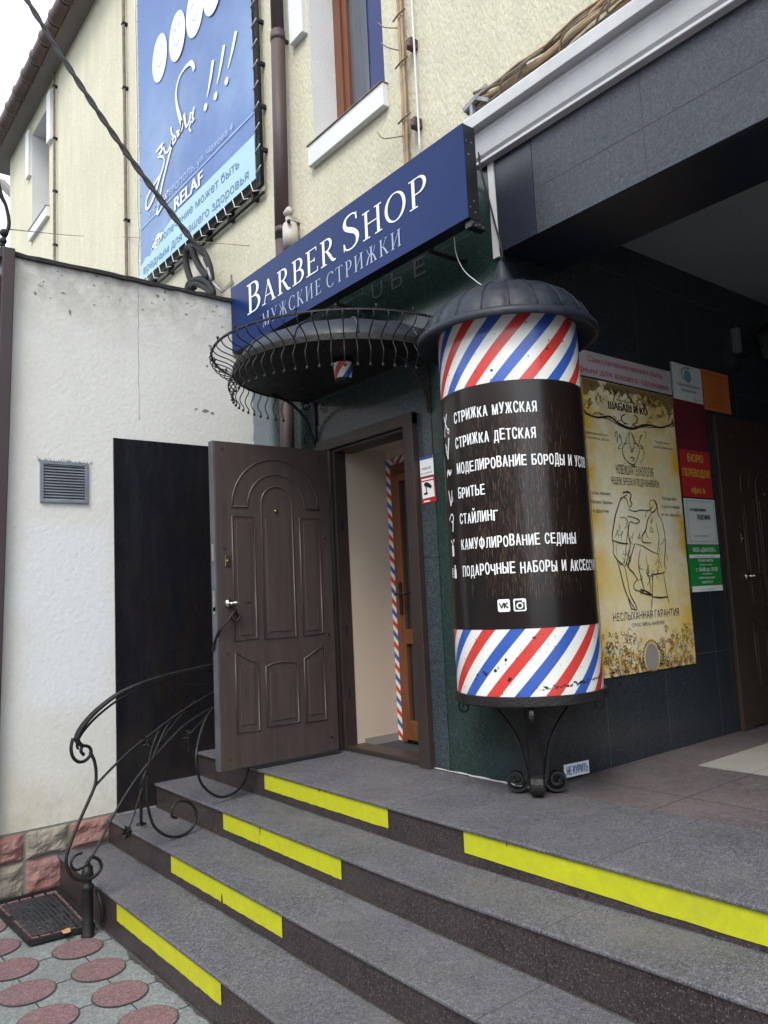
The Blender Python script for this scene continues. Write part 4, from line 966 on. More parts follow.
# ================================================================== DOWNPIPE
dn = thing('downpipe', 'dark maroon round downpipe running down the yellow wall behind the sign', 'downpipe', (-4.93, 3.0, LZ))
m = MB(); m.tube([(-4.76, 2.99, 7.55), (-4.76, 2.99, 4.30)], .050, 14); m.tube([(-4.76, 2.99, 4.36), (-4.80, 2.99, 2.70)], .055, 14); m.tube([(-4.80, 2.99, 2.78), (-4.86, 2.99, LZ+.05)], .052, 14); m.build('pipe', 'pipe', dn)
m = MB()
for z in (6.2, 4.28, 2.74, .9): xc = -4.76-.1*max(0, min(1, (4.4-z)/5)); m = MB(); m.tube([(xc, 2.99, z), (xc, 2.99, z+.05)], .059, 14); m.box(xc-.015, xc+.015, 3.04, FY, z+.02, z+.04); m.build('pipe_clamp', 'pipe', dn)

# ================================================================== BILLBOARD
bb = thing('billboard', 'large blue dental advertising banner laced to a metal frame on the yellow wall', 'billboard', (-6.5, 3.0, 3.45))
BY = 3.0; bx0, bx1, bz0, bz1 = -7.585, -5.165, 3.36, 6.75
m = MB(); n = 40; vs = []
for i in range(n+1):
    for j in range(n+1):
        x = bx0+(bx1-bx0)*i/n; z = bz0+(bz1-bz0)*j/n; vs.append((x, BY+.004*noise.noise(Vector((x*3, z*2, 0)))+(.0), z))
def bbm(i, j):
    x = bx0+(bx1-bx0)*(i+.5)/n; z = bz0+(bz1-bz0)*(j+.5)/n; return 0
m.add(vs, [(i*(n+1)+j, (i+1)*(n+1)+j, (i+1)*(n+1)+j+1, i*(n+1)+j+1) for i in range(n) for j in range(n)], 0, True); m.build('banner', 'bb_blue', bb)
f = plane_fn((0, BY-.007, 0), (1, 0, 0), (0, 0, 1)); m = MB()
m.quad([f(bx0+.004, bz0+.004), f(bx1-.004, bz0+.004), f(bx1-.004, 3.735), f(bx0+.9, 3.735), f(bx0+.62, 3.68), f(bx0+.55, 3.60), f(bx0+.4, 3.62), f(bx0+.25, 3.55), f(bx0+.15, 3.58), f(bx0+.004, 3.52)]); m.build('pale_band', 'bb_light', bb)
f2 = plane_fn((0, BY-.0095, 0), (1, 0, 0), (0, 0, 1)); m = MB()
put_text(m, 'Самолечение может быть', f2, -7.28, 3.585, 1.85, .085, 0); put_text(m, 'вредным для вашего здоровья', f2, -7.50, 3.415, 2.22, .088, 0); m.build('warning_text', 'bb_text', bb)
m = MB(); put_text(m, 'г. СИМФЕРОПОЛЬ, ул. Чехова 4', f2, -7.32, 3.965, 1.80, .065, 0); m.build('address_text', 'bb_line', bb)
m = MB(); m.quad([f(bx0+.01, 3.920), f(bx1-.01, 3.920), f(bx1-.01, 3.932), f(bx0+.01, 3.932)]); m.build('thin_line', 'bb_line', bb)
m = MB(); put_text(m, 'RELAF', f2, -6.72, 3.762, .62, .13, 0, bold=.03); m.quad([f2(-7.30, 3.60), f2(-7.12, 3.70), f2(-6.98, 3.66), f2(-7.05, 3.60), f2(-7.15, 3.56)]); m.build('brand_text', 'bb_white', bb)
def hp(x, y): p = hit(x, y, 1, BY-.0095); return (p.x, p.z)
m = MB(); A = lambda pts, w, k=6: strokes(m, f2, [hp(*p) for p in pts], w, 0, k)
A([(194, 70), (193, 65), (190, 63), (184, 69), (179, 78), (176, 92), (177, 106), (180, 118), (182, 126), (180, 131), (176, 132)], (.05, .05, .02, .03, .055, .05, .02))       # б
A([(171, 127), (172, 134), (177, 137), (181, 128), (182, 120)], (.03, .02, .04)); A([(184, 114), (186, 126), (189, 122), (191, 112)], (.045, .02, .04)); A([(194, 107), (192, 121), (194, 118)], (.03, .03)); A([(192, 119), (189, 128), (191, 131)], .02)
A([(156, 152), (160, 147), (163, 145), (161, 152), (158, 156), (163, 157), (164, 163), (159, 180), (154, 196), (149, 207), (146, 208), (147, 198), (153, 186), (160, 175)], (.02, .045, .03, .02, .045, .03, .03, .02))
A([(163, 144), (165, 152), (168, 151), (172, 140)], (.03, .02, .03)); A([(173, 138), (170, 152), (163, 180), (158, 206), (157, 214), (161, 208), (168, 190)], (.045, .03, .02)); A([(172, 140), (171, 146), (175, 141), (178, 133)], (.03, .02))
for (a, b, c_, d) in (((213, 60), (207, 97), 205.5, 107), ((224, 45), (217, 84), 215.5, 96), ((236, 31), (228, 68), 226.5, 81)):
    p, q = hp(*a), hp(*b); strokes(m, f2, [p, ((p[0]+q[0])/2+.01, (p[1]+q[1])/2), q], (.05, .045, .012), 0, 4)
    x, z = hp(c_, d); m.quad([f2(x+.035*math.cos(t*.5), z+.035*math.sin(t*.5)) for t in range(12)])
m.build('script_lettering', 'bb_white', bb)
m = MB(); ms = MB(); f3 = plane_fn((0, BY-.012, 0), (1, 0, 0), (0, 0, 1))
for (x, y) in ((159.5, 58), (177, 36), (194.5, 11), (212, -12)):
    p = hp(x, y); rx, rz = .185, .245
    m.lathe((0, 0, 0), [(.001, 0)], 3) if False else None
    m.quad([f2(p[0]+rx*math.cos(t*.21)*(1+.0*t), p[1]+rz*math.sin(t*.21)) for t in range(30)])
    strokes(ms, f3, [(p[0]-.07, p[1]-.03), (p[0]-.01, p[1]-.09), (p[0]+.06, p[1]-.05)], .010, 0); strokes(ms, f3, [(p[0]-.07, p[1]+.07), (p[0]-.04, p[1]+.09), (p[0]-.02, p[1]+.07)], .010, 0); strokes(ms, f3, [(p[0]+.03, p[1]+.08), (p[0]+.06, p[1]+.10), (p[0]+.08, p[1]+.08)], .010, 0)
m.build('tooth_shape', 'bb_white', bb); ms.build('tooth_face', 'bb_line', bb)
m = MB()
for (a, b) in (((bx0-.035, 3.31), (bx1+.035, 3.31)), ((bx0-.035, 3.31), (bx0-.035, 6.8)), ((bx1+.035, 3.31), (bx1+.035, 6.8))):
    m.tube([(a[0], BY+.03, a[1]), (b[0], BY+.03, b[1])], .016, 8)
m.tube([(bx0, BY+.045, 3.25), (bx1+.03, BY+.045, 3.25)], .012, 6)
for k in range(6): x = bx0+.2+k*.42; m.box(x-.015, x+.015, BY+.02, FY, 3.24, 3.33)
for k in range(9): z = 3.6+k*.37; m.box(bx1+.03, bx1+.055, BY+.02, FY, z-.015, z+.015)
m.build('banner_frame', 'cable_black', bb)
m = MB(); x = bx0
while x < bx1: m.tube([(x, BY-.006, bz0+.012), (x+.03, BY-.001, 3.285), (x+.07, BY+.03, 3.285)], .005, 4); x += .155
z = 3.4
while z < 6.7: m.tube([(bx0+.01, BY-.006, z), (bx0-.06, BY+.006, z+.05)], .005, 4); m.tube([(bx1-.01, BY-.006, z), (bx1+.06, BY+.006, z+.05)], .0045, 4); z += .18
m.tube(smooth([(bx0-.07, BY, 6.6), (bx0-.055, BY, 5.2), (bx0-.08, BY, 4.2), (bx0-.05, BY, 3.9), (bx0-.09, BY, 3.6), (bx0-.05, BY, 3.28)], 5), .008, 5)
m.build('lacing', 'silicone', bb)

# ================================================================== CABLES AND CONDUITS
def wire(name, pts, r, mk, label, k=8, grp=None, sm=True, extra=None):
    m = MB(); m.tube(smooth(pts, k) if sm else pts, r, 7)
    if extra: extra(m)
    o = m.build(name, mk, None, base=Vector(pts[-1])); tag(o, label, 'cable', grp); return o
P1 = hit(22, -8, 1, 1.75); P2 = hit(206, 258, 1, 2.93)
n = 24; cab = []
for k in range(n+1):
    t = k/n; p = P1.lerp(P2, t); p = p+Vector((0, 0, -.10*math.sin(math.pi*t))); cab.append(p)
def twist(m):
    for s_ in (0, math.pi):
        pts = []
        for k in range(n*8+1):
            t = k/(n*8); i = min(int(t*n), n-1); p = cab[i].lerp(cab[i+1], t*n-i); a = k*.26+s_; pts.append(p+Vector((math.cos(a)*.0075, math.sin(a)*.0075, math.sin(a+1)*.006)))
        m.tube(pts, .0185, 7)
m = MB(); twist(m)
o = m.build('overhead_cable', 'cable_black', None, base=P2); tag(o, 'thick twisted black cable slanting down across the banner to the wall', 'cable')
m = MB()
def hy(x, y, Y=2.93): return hit(x, y, 1, Y)
m.tube(smooth([hy(206, 258), hy(210, 268), hy(209, 276), hy(203, 272), hy(196, 260), hy(192, 248), hy(187, 249), hy(186, 262), hy(189, 275), hy(194, 288)], 6), .030, 8)
m.tube(smooth([hy(186, 296), hy(189, 284), hy(199, 279), (hy(208, 283)), hy(213, 292), hy(210, 299), hy(200, 300), hy(190, 296), hy(187, 290), hy(196, 284), hy(207, 289), hy(212, 297)], 6), .028, 8)
m.tube(smooth([hy(188, 250), hy(195, 246), hy(204, 252), hy(210, 266), hy(212, 280)], 5), .024, 8)
o = m.build('cable_coil', 'cable_black', None, base=hy(200, 296)); tag(o, 'loops of thick black cable coiled above the white wall', 'cable coil')
m = MB(); p = hy(224, 290, 2.95); q = hy(232, 283, FY); m.tube([hy(209, 272), hy(214, 284), hy(222, 292)], .010, 6); m.obox((p+q)/2, (q-p)/2+Vector((.03, 0, 0)), Vector((0, 0, .012)), Vector((0, .01, 0))); m.obox(q, (.01, 0, 0), (0, .01, 0), (0, 0, .07))
m.tube([hy(208, 268, 2.91), hy(211, 280, 2.91)], .014, 6)
o = m.build('cable_hook', 'galv', None, base=q); tag(o, 'grey metal cable anchor bracket beside the black coil', 'bracket')
# wires at the left edge above the post
m = MB(); L = lambda x, y, X=-5.35: hit(x, y, 0, X)
m.tube(smooth([L(-8, 150), L(0, 190), L(6, 206), L(9, 222), L(7, 232), L(3, 240), L(1, 246)], 6), .012, 6)
m.tube(smooth([L(-8, 185), L(2, 200), L(8, 212), L(9, 228), L(5, 236)], 6), .006, 6); m.sphere(L(4, 233), .028, 10); m.sphere(L(3, 241), .024, 10); m.obox(L(3, 247), (.01, 0, 0), (0, .012, 0), (0, 0, .05))
o = m.build('post_wires', 'cable_black', None, base=L(2, 248)); tag(o, 'black wires and insulator above the brown post at the far left', 'wires')
wire('thin_line_wire', [L(7, 229), hit(80, 236, 1, 3.02), hit(150, 238, 1, 3.02), hit(250, 246, 1, 3.02)], .0035, 'cable_grey', 'very thin wire stretched across the yellow wall above the white wall', 8)
m = MB(); m.prism([hit(-2, 178, 1, 3.3), hit(11, 193, 1, 3.3), hit(11, 199, 1, 3.3), hit(-2, 186, 1, 3.3)], (0, .12, 0)); o = m.build('roof_brace', 'soffit', None, base=hit(5, 190, 1, 3.3)); tag(o, 'dark brace bar sticking out past the far corner under the eaves', 'brace')
def conduit(name, x, zt, zb, r, mk, label, y=3.04, clips=True, wob=.0):
    rb = random.Random(int(abs(x)*100)); t = thing(name, label, 'conduit', (x, y, zb)); n = 26
    m = MB(); m.tube([(x+rb.uniform(-wob, wob), y, zb+(zt-zb)*k/n) for k in range(n+1)], r, 7); m.build('line', mk, t)
    if clips:
        m = MB(); z = zb+.3
        while z < zt: m.box(x-r*1.4, x+r*1.4, y-r*1.15, FY, z, z+.022); z += .78
        m.build('clips', 'cable_black', t)
conduit('wall_conduit', -10.78, 7.6, 2.4, .018, 'cable_grey', 'thin grey conduit nearest the far window on the yellow wall')
conduit('wall_conduit', -8.10, 7.6, 2.4, .018, 'cable_grey', 'thin grey conduit just left of the blue banner')
m = MB(); rb = random.Random(4)
t = thing('cable_bundle', 'brown twine and cable bundle running down the yellow wall beside the window', 'cable bundle', (-3.48, 3.04, 2.36))
for s_ in range(4):
    m.tube([(-3.38-.055*(1-k/30)*0-.0015*k+(s_-1.5)*.012+rb.uniform(-.004, .004), 3.055-.012*(s_ % 2), 5.4-3.0*k/30) for k in range(31)], .011, 6)
m.build('strands', 'conduit', t)
m = MB()
for z in (3.62, 3.30, 2.93): m.tube([(-3.47, 3.04, z+.01), (-3.40, 3.02, z), (-3.34, 3.03, z+.012)], .006, 5)
for (x, z) in ((-3.56, 3.55), (-3.54, 3.40), (-3.62, 2.83)):
    m.tube(smooth([(-3.42, 3.03, z), (x+.05, 3.0, z+.05), (x-.02, 3.01, z+.13)], 4), .004, 4)
m.build('ties', 'cable_grey', t)
m = MB()
for z in (3.38, 2.86): m.obox((-3.315, 3.05, z), (.022, 0, 0), (0, .03, 0), (0, 0, .03)); m.tube([(-3.315, 3.02, z), (-3.30, 3.01, z-.04)], .014, 6)
o = m.build('pipe_bracket', 'eave', t)
conduit('white_wall_cable', -3.285, 5.2, 2.62, .0065, 'cable_white', 'thin white cable on the yellow wall right of the brown bundle', clips=False)
# cables lying on the cornice
m = MB(); rb = random.Random(12)
for s_ in range(15):
    pts = []; ph = rb.uniform(0, 6); yo = rb.uniform(-.07, .02); zo = rb.uniform(0, .06)
    xa = -2.87+rb.uniform(0, .1)
    n = 40
    for k in range(n+1):
        x = xa+(3.6)*k/n; pts.append((x, FY-.035+yo*.5+.018*math.sin(x*3.1+ph), 2.61+zo+.022*(1+math.sin(x*2.3+ph*1.7))*.8+(.05*max(0, 1-(x+2.87)/.3) if s_ < 3 else 0)+.05*math.exp(-((x+1.85)/.35)**2)))
    m.tube([(a_, b_+.014*noise.noise(Vector((a_*6, s_, 0))), c_+.022*noise.noise(Vector((a_*5, s_, 4)))+.012) for a_, b_, c_ in pts], rb.choice((.007, .010, .015)), 6, s_ % 2)
for _ in range(9):
    x = -2.8+rb.uniform(0, 1.6); m.tube(smooth([(x, 3.02, 2.63), (x+rb.uniform(.02, .14), 2.98, 2.68), (x+rb.uniform(.1, .3), 3.0, 2.70+rb.uniform(-.02, .02))], 3), .006, 4)
o = m.build('loose_cables', ['cable_grey', 'conduit'], None, base=(-2.4, 3.0, 2.6)); tag(o, 'tangle of weathered grey cables lying along the top of the cornice', 'cables')
m = MB(); m.obox((-2.77, 3.0, 2.70), (.09, 0, .025), (0, .012, 0), (-.004, 0, .012)); m.obox((-2.72, 3.0, 2.67), (.05, 0, -.035), (0, .010, 0), (.005, 0, .008)); m.obox((-2.80, 3.03, 2.66), (.010, 0, 0), (0, .04, 0), (0, 0, .05))
o = m.build('cornice_bracket', 'galv', None, base=(-2.77, 3.0, 2.62)); tag(o, 'bent grey metal bracket where the cables meet the cornice end', 'bracket')
wire('corner_cable', [(-2.80, 3.05, 2.55), (-2.79, 3.02, 2.35), (-2.76, 3.05, 2.1), (-2.72, 3.04, 1.95), (-2.68, 3.03, 1.80), (-2.69, 3.03, 1.72)], .0055, 'cable_black', 'thin black cable hanging from the cornice corner to the column cap')
# little camera housing above the sign
t = thing('security_camera', 'small white cylindrical camera on the wall above the left half of the sign', 'camera', (-4.80, 3.03, 2.63))
m = MB(); m.tube([(-4.70, 3.0, 2.60), (-4.70, 3.0, 2.76)], .058, 16); m.lathe((-4.70, 3.0, 0), [(.058, 2.76), (.050, 2.785), (.03, 2.79)], 16); m.build('housing', 'device', t)
m = MB(); m.tube([(-4.70, 3.0, 2.785), (-4.70, 3.0, 2.84)], .034, 12); m.tube([(-4.71, 2.98, 2.86), (-4.66, 2.98, 2.875)], .03, 12); m.box(-4.72, -4.68, 3.0, FY, 2.81, 2.84); m.build('wall_mount', 'device', t)
m = MB(); m.tube([(-4.655, 2.96, 2.775), (-4.635, 2.95, 2.77)], .014, 10); m.build('lens', 'cable_black', t)

# ================================================================== HANDRAIL, BOLLARD, GRATE
nv = Vector((1, .33, 0)).normalized(); dpl = nv.dot(Vector((-4.20, 1.34, 0)))
def hr(x, y):
    d = (x-CX)*CR-(y-CY)*CU+F_PX*fw; return d*(dpl/nv.dot(d))
hl = thing('stair_handrail', 'black wrought iron handrail with scrolls and curls beside the steps', 'handrail', (-4.4, 1.9, lv[1][1]))
m = MB(); top = smooth([hr(82, 746), hr(77, 740), hr(80, 730), hr(90, 717), hr(103, 705), hr(120, 693), hr(145, 682), hr(175, 673), hr(212, 665), hr(250, 659), hr(285, 656)], 6)
m.flatbar(top, nv, .036, .011); m.build('top_handrail', 'blackmetal', hl)
m = MB(); m.flatbar([p-Vector((0, 0, .032)) for p in top[4:]], nv, .010, .009); m.build('lower_bar', 'blackmetal', hl)
def rod(pts, r, name='scroll', k=6, near=0.):
    n_ = len(pts); m = MB(); m.tube(smooth([hr(*p)*(1-near*min(1, i/3)) for i, p in enumerate(pts)], k), r*.78, 7); return m.build(name, 'blackmetal', hl)
rod([(73, 738), (71, 748), (73, 757), (79, 762), (86, 760), (91, 753), (89, 747), (83, 746), (81, 751), (84, 755)], .011)
rod([(90, 752), (94, 760), (96, 772), (95, 785), (88, 802), (79, 822), (70, 845), (66, 860), (69, 872), (76, 879), (86, 880), (95, 876), (101, 868), (99, 860), (92, 857), (88, 862), (92, 868)], .011)
rod([(82, 853), (75, 856), (71, 864), (76, 870), (85, 866), (91, 858), (99, 844), (112, 818), (130, 788), (147, 765), (165, 745), (185, 725), (212, 708), (240, 697), (270, 690)], .0085)
rod([(95, 786), (110, 770), (130, 751), (150, 735), (175, 716), (200, 700), (230, 684), (265, 672)], .0085)
rod([(141, 762), (147, 745), (152, 758), (147, 775), (147, 800), (152, 822), (160, 832), (172, 837), (185, 834), (194, 825), (196, 812), (190, 803), (180, 801), (173, 807), (172, 816), (177, 818)][3:], .010)
rod([(160, 728), (152, 748), (147, 775)], .008); rod([(190, 706), (170, 722), (158, 745), (150, 765)], .007); rod([(196, 700), (180, 716), (160, 742)], .005)
rod([(220, 702), (208, 715), (200, 735), (196, 758), (199, 778), (207, 790), (220, 797), (234, 793), (244, 782), (248, 768), (246, 752), (238, 745), (230, 748), (229, 755)], .010, near=.035)
rod([(212, 712), (202, 721), (192, 732), (187, 742)], .005); rod([(187, 742), (189, 746), (188, 752)], .003)
rod([(147, 775), (140, 795), (133, 818), (128, 830)], .006)
rod([(168, 680), (180, 684), (195, 685), (213, 684)], .003)
m = MB(); pj = hr(147, 768); m.tube([pj, hr(141, 785), Vector((-4.83, 1.86, lv[1][1]))], [.008, .009, .010], 7); m.lathe((-4.83, 1.86, lv[1][1]), [(.03, .0), (.03, .008), (.012, .014)], 12); m.build('stay', 'blackmetal', hl)
m = MB(); e = Vector((-4.62, 2.62, 0)); m.tube([Vector((e.x, e.y, LZ)), Vector((e.x, e.y, -.36))], .014, 8); m.build('newel_post', 'blackmetal', hl)
def leafy(x, y, s, name='iron_leaf'):
    m = MB(); c = hr(x, y); rb = random.Random(int(x)); a2 = Vector((0, 1, 0))
    for k in range(7):
        a = 2*math.pi*k/7+rb.uniform(-.2, .2); d = Vector((nv.y*-1, nv.x, 0))*math.cos(a)+Z*math.sin(a); q = d.cross(nv)
        tip = c+d*s; mid = c+d*s*.55
        m.add([c+nv*.004, mid+q*s*.30+nv*.012, tip-nv*.004, mid-q*s*.30+nv*.012, mid+nv*.002], [(0, 1, 4), (1, 2, 4), (2, 3, 4), (3, 0, 4)])
        m.add([c-nv*.004, mid+q*s*.30+nv*.006, tip-nv*.008, mid-q*s*.30+nv*.006, mid-nv*.004], [(0, 1, 4), (1, 2, 4), (2, 3, 4), (3, 0, 4)])
    m.sphere(c, s*.28, 8); m.build(name, 'blackmetal', hl)
leafy(127, 832, .038); leafy(147, 741, .040); leafy(187, 735, .036)
# short bollard
bo = thing('small_bollard', 'short black iron bollard with ball top at the foot of the steps', 'bollard', (-4.35, 1.385, GZ))
c0 = Vector((-4.35, 1.385, 0)); m = MB()
m.lathe(c0, [(0.0007, GZ), (0.0336, GZ), (0.0336, GZ+0.0125), (0.0280, GZ+0.0208), (0.0273, GZ+0.2340), (0.0322, GZ+0.2413), (0.0322, GZ+0.2517), (0.0238, GZ+0.2600), (0.0210, GZ+0.2725), (0.0280, GZ+0.2860), (0.0311, GZ+0.3068), (0.0280, GZ+0.3307), (0.0168, GZ+0.3474), (0.0070, GZ+0.3536)], 20)
m.build('bollard_shaft', 'blackmetal', bo)
m = MB(); m.sphere(c0+Z*(GZ+.362), .013, 10); m.build('knob', 'blackmetal', bo)
# loop of pipe behind it against the step side
m = MB(); m.tube(smooth([(-4.345, 1.455, GZ+.06), (-4.325, 1.455, GZ+.10), (-4.325, 1.445, GZ+.16), (-4.37, 1.44, GZ+.21)], 4), .010, 6); m.build('hose_loop', 'blackmetal', bo)
# drain grate with worn mat
gr = thing('drain_grate', 'black framed floor grate with worn dark mat between plinth and first step', 'grate', (-4.7, 1.28, GZ))
G = [(-5.14, 1.10), (-4.43, 1.125), (-4.40, 1.43), (-5.14, 1.455)]; gz = GZ+.012
m = MB()
cor = [Vector((a, b, gz)) for a, b in G]
def bil(u, v, z=0): return cor[0]*(1-u)*(1-v)+cor[1]*u*(1-v)+cor[2]*u*v+cor[3]*(1-u)*v+Vector((0, 0, z))
m.quad([bil(0, 0, -.004), bil(1, 0, -.004), bil(1, 1, -.004), bil(0, 1, -.004)]); m.build('dark_bed', 'mat', gr)
m = MB()
for i in range(4): a, b = cor[i], cor[(i+1) % 4]; m.flatbar([a+Z*.012, b+Z*.012], Z, .024, .020)
m.build('grate_frame', 'blackmetal', gr)
m = MB(); rb = random.Random(8); nx, ny = 9, 5
for i in range(nx):
    for j in range(ny):
        u0, v0 = i/nx, j/ny; u1, v1 = u0+1/nx, v0+1/ny
        if rb.random() < .30 and 2 < i < 7: continue
        a = .010; q = [(u0+a, v0+a*2), (u1-a, v0+a*2), (u1-a, v1-a*2), (u0+a, v1-a*2)]
        q = [(u+rb.uniform(-.006, .006), v+rb.uniform(-.01, .01)) for u, v in q]
        m.prism([bil(u, v) for u, v in q], (0, 0, .006+rb.uniform(0, .003)), 0)
m.build('small_setts', 'disc', gr)
m = MB(); n = 22; vs = []
for i in range(n+1):
    for j in range(n+1):
        u, v = i/n, j/n; uu_, vv_ = .16+.70*u, .12+.76*v; vs.append(bil(uu_+.03*noise.noise(Vector((v*3, 0, 1))), vv_+.05*noise.noise(Vector((u*3, 5, 1))), .014+.010*noise.noise(Vector((u*7, v*7, 3)))))
m.add(vs, [(i*(n+1)+j, (i+1)*(n+1)+j, (i+1)*(n+1)+j+1, i*(n+1)+j+1) for i in range(n) for j in range(n) if noise.noise(Vector((i*.35, j*.35, 7))) > -.28 and (abs(i/n-.5)*1.7)**2+(abs(j/n-.5)*1.7)**2 < .62])
for i in range(0, n+1, 1):
    for (p, q) in ((bil(.10+.8*i/n, .10, .016), bil(.10+.8*i/n+.02, .9, .014)),): m.tube([p, (p+q)/2+Z*.004, q], .0035, 4)
for j in range(0, 12): p, q = bil(.1, .10+.8*j/11, .017), bil(.9, .10+.8*j/11, .015); m.tube([p, (p+q)/2+Z*.005, q], .0035, 4)
m.build('worn_net_mat', 'mat', gr)
m = MB(); lp = hit(66, 932, 2, GZ+.04); m.add([lp+Vector(v) for v in ((-.04, 0, 0), (-.015, .022, .012), (.02, .018, .004), (.045, .004, .010), (.018, -.018, .002), (-.012, -.022, .010), (0, 0, .006))], [(6, i, (i+1) % 6) for i in range(6)])
tag(m.build('dry_leaf', 'leaf', None, base=lp), 'single tan dry leaf lying on the dark drain grate', 'leaf')

# ================================================================== POSTERS AND STICKERS
def sheet(name, y0, y1, z0, z1, mk, label, cat, lift=.006, wob=.0035):
    """sheet fixed to the passage wall: an Empty with the sheet and its print"""
    t = thing(name, label, cat, (PX, (y0+y1)/2, z0)); n = 10; vs = []; m = MB()
    for i in range(n+1):
        for j in range(n+1):
            y = y0+(y1-y0)*i/n; z = z0+(z1-z0)*j/n; vs.append((PX+lift+wob*noise.noise(Vector((y*5, z*4, y0))), y, z))
    m.add(vs, [(i*(n+1)+j, (i+1)*(n+1)+j, (i+1)*(n+1)+j+1, i*(n+1)+j+1) for i in range(n) for j in range(n)], 0, True)
    for (a, b, c_, d) in ((y0, y1, z0, z0), (y0, y1, z1, z1), (y0, y0, z0, z1), (y1, y1, z0, z1)): m.quad([(PX, a, c_), (PX, b, d), (PX+lift-.002, b, d), (PX+lift-.002, a, c_)])
    m.build('sheet', mk, t); return t, plane_fn((PX+lift+.003, 0, 0), (0, 1, 0), (0, 0, 1))
def lines(m, fn, rows, mi=0, bold=0):
    for (s, y, z, w, h) in rows: put_text(m, s, fn, y, z, w, h, mi, bold)
t, f = sheet('poster', 3.700, 4.652, -.505, 1.220, 'parch', 'large yellow parchment style poster with ink figures on the dark passage wall', 'poster')
def pq(x, y): p = hit(x, y, 0, PX+.007); return (p.y, p.z)
def z4(x, y): return (580+x/6.4, 380+y/6.4)
def z5(x, y): return (590+x/5.39, 490+y/5.39)
def ptxt(m, body, zf, L_, R_, h, bold=0.):
    a_, b_ = pq(*zf(*L_)), pq(*zf(*R_)); zz = (a_[1]+b_[1])/2; put_text(m, body, f, a_[0], zz, b_[0]-a_[0], h, 0, bold)
m = MB()
ptxt(m, 'ШАБАШ И КО', z4, (180, 187), (432, 224), .046, .05); ptxt(m, 'торговый дом', z4, (230, 135), (385, 160), .014)
ptxt(m, 'Прислушайтесь', z4, (35, 342), (180, 360), .014); ptxt(m, 'к голосу усов', z4, (30, 370), (185, 390), .014); ptxt(m, 'Такие усы', z4, (475, 400), (570, 415), .014); ptxt(m, 'долговечны', z4, (470, 432), (590, 448), .014)
ptxt(m, 'НОВЕЙШАЯ ТЕХНОЛОГИЯ', z4, (232, 600), (470, 622), .058, -.004); ptxt(m, 'ЧЕШЕМ, БРЕЕМ И ПОДРАВНИВАЕМ', z4, (200, 662), (505, 692), .044, -.004)
ptxt(m, 'усы лихие', z5, (5, 22), (110, 28), .020); ptxt(m, 'бородки, бакены', z5, (2, 70), (118, 76), .020); ptxt(m, 'и другие', z5, (15, 117), (100, 124), .020)
ptxt(m, 'бороды всех', z5, (390, 52), (468, 57), .020); ptxt(m, 'сортов и видов', z5, (385, 97), (482, 100), .020); ptxt(m, 'и по вкусу', z5, (385, 140), (488, 144), .020)
ptxt(m, 'НЕСЛЫХАННАЯ ГАРАНТИЯ', z5, (125, 707), (480, 677), .046, -.004); ptxt(m, 'СРОСЛИСЬ НАВЕКИ', z5, (225, 734), (400, 724), .020)
m.build('poster_lettering', 'ink', t)
m = MB()
def pq(x, y): p = hit(x, y, 0, PX+.007); return (p.y, p.z)
def dr(pts, w=.005, k=5): strokes(m, f, [pq(*p) for p in pts], (w*.5, w, w*.6), 0, k)
def z4(x, y): return (580+x/6.4, 380+y/6.4)
def z5(x, y): return (590+x/5.39, 490+y/5.39)
# moustache branch and horned head
dr([z4(20, 190), z4(60, 225), z4(120, 240), z4(190, 235), z4(235, 270), z4(300, 305), z4(350, 310), z4(400, 290), z4(450, 290), z4(520, 305), z4(590, 280)], .016)
dr([z4(30, 215), z4(100, 235), z4(180, 250), z4(240, 285), z4(320, 315), z4(400, 300), z4(480, 305), z4(580, 295)], .007)
for q in range(26):
    a = rnd.uniform(30, 590); b = 215+ (90*math.exp(-((a-330)/150)**2)) + rnd.uniform(-12, 12); dr([z4(a, b), z4(a+rnd.uniform(8, 20), b-rnd.uniform(5, 22)), z4(a+rnd.uniform(15, 34), b-rnd.uniform(-10, 14))], .005)
dr([z4(300, 285), z4(270, 265), z4(265, 235), z4(285, 220)], .010); dr([z4(335, 285), z4(362, 268), z4(362, 238), z4(345, 225)], .010)
dr([z4(322, 325), z4(305, 355), z4(290, 400), z4(270, 440), z4(280, 490), z4(310, 530), z4(345, 540), z4(365, 500), z4(378, 440), z4(350, 390), z4(330, 340)], .006)
dr([z4(318, 330), z4(312, 380), z4(320, 420), z4(330, 440), z4(345, 430), z4(340, 380), z4(325, 335)], .005)
for s_ in (-1, 1):
    dr([z4(322+s_*60, 440), z4(322+s_*80, 435), z4(322+s_*55, 400), z4(322+s_*75, 350), z4(322+s_*55, 370)], .005); dr([z4(322+s_*20, 410), z4(322+s_*36, 405), z4(322+s_*45, 420)], .006); dr([z4(322+s_*90, 380), z4(322+s_*100, 340), z4(322+s_*85, 330)], .005)
dr([z4(318, 500), z4(330, 495), z4(345, 505), z4(335, 520)], .008); dr([z4(322, 440), z4(330, 460), z4(340, 445)], .008)
dr([z4(325, 535), z4(340, 555), z4(352, 530)], .006); dr([z4(345, 400), z4(400, 440), z4(405, 500), z4(380, 530)], .004); dr([z4(230, 330), z4(240, 370), z4(235, 400)], .006)
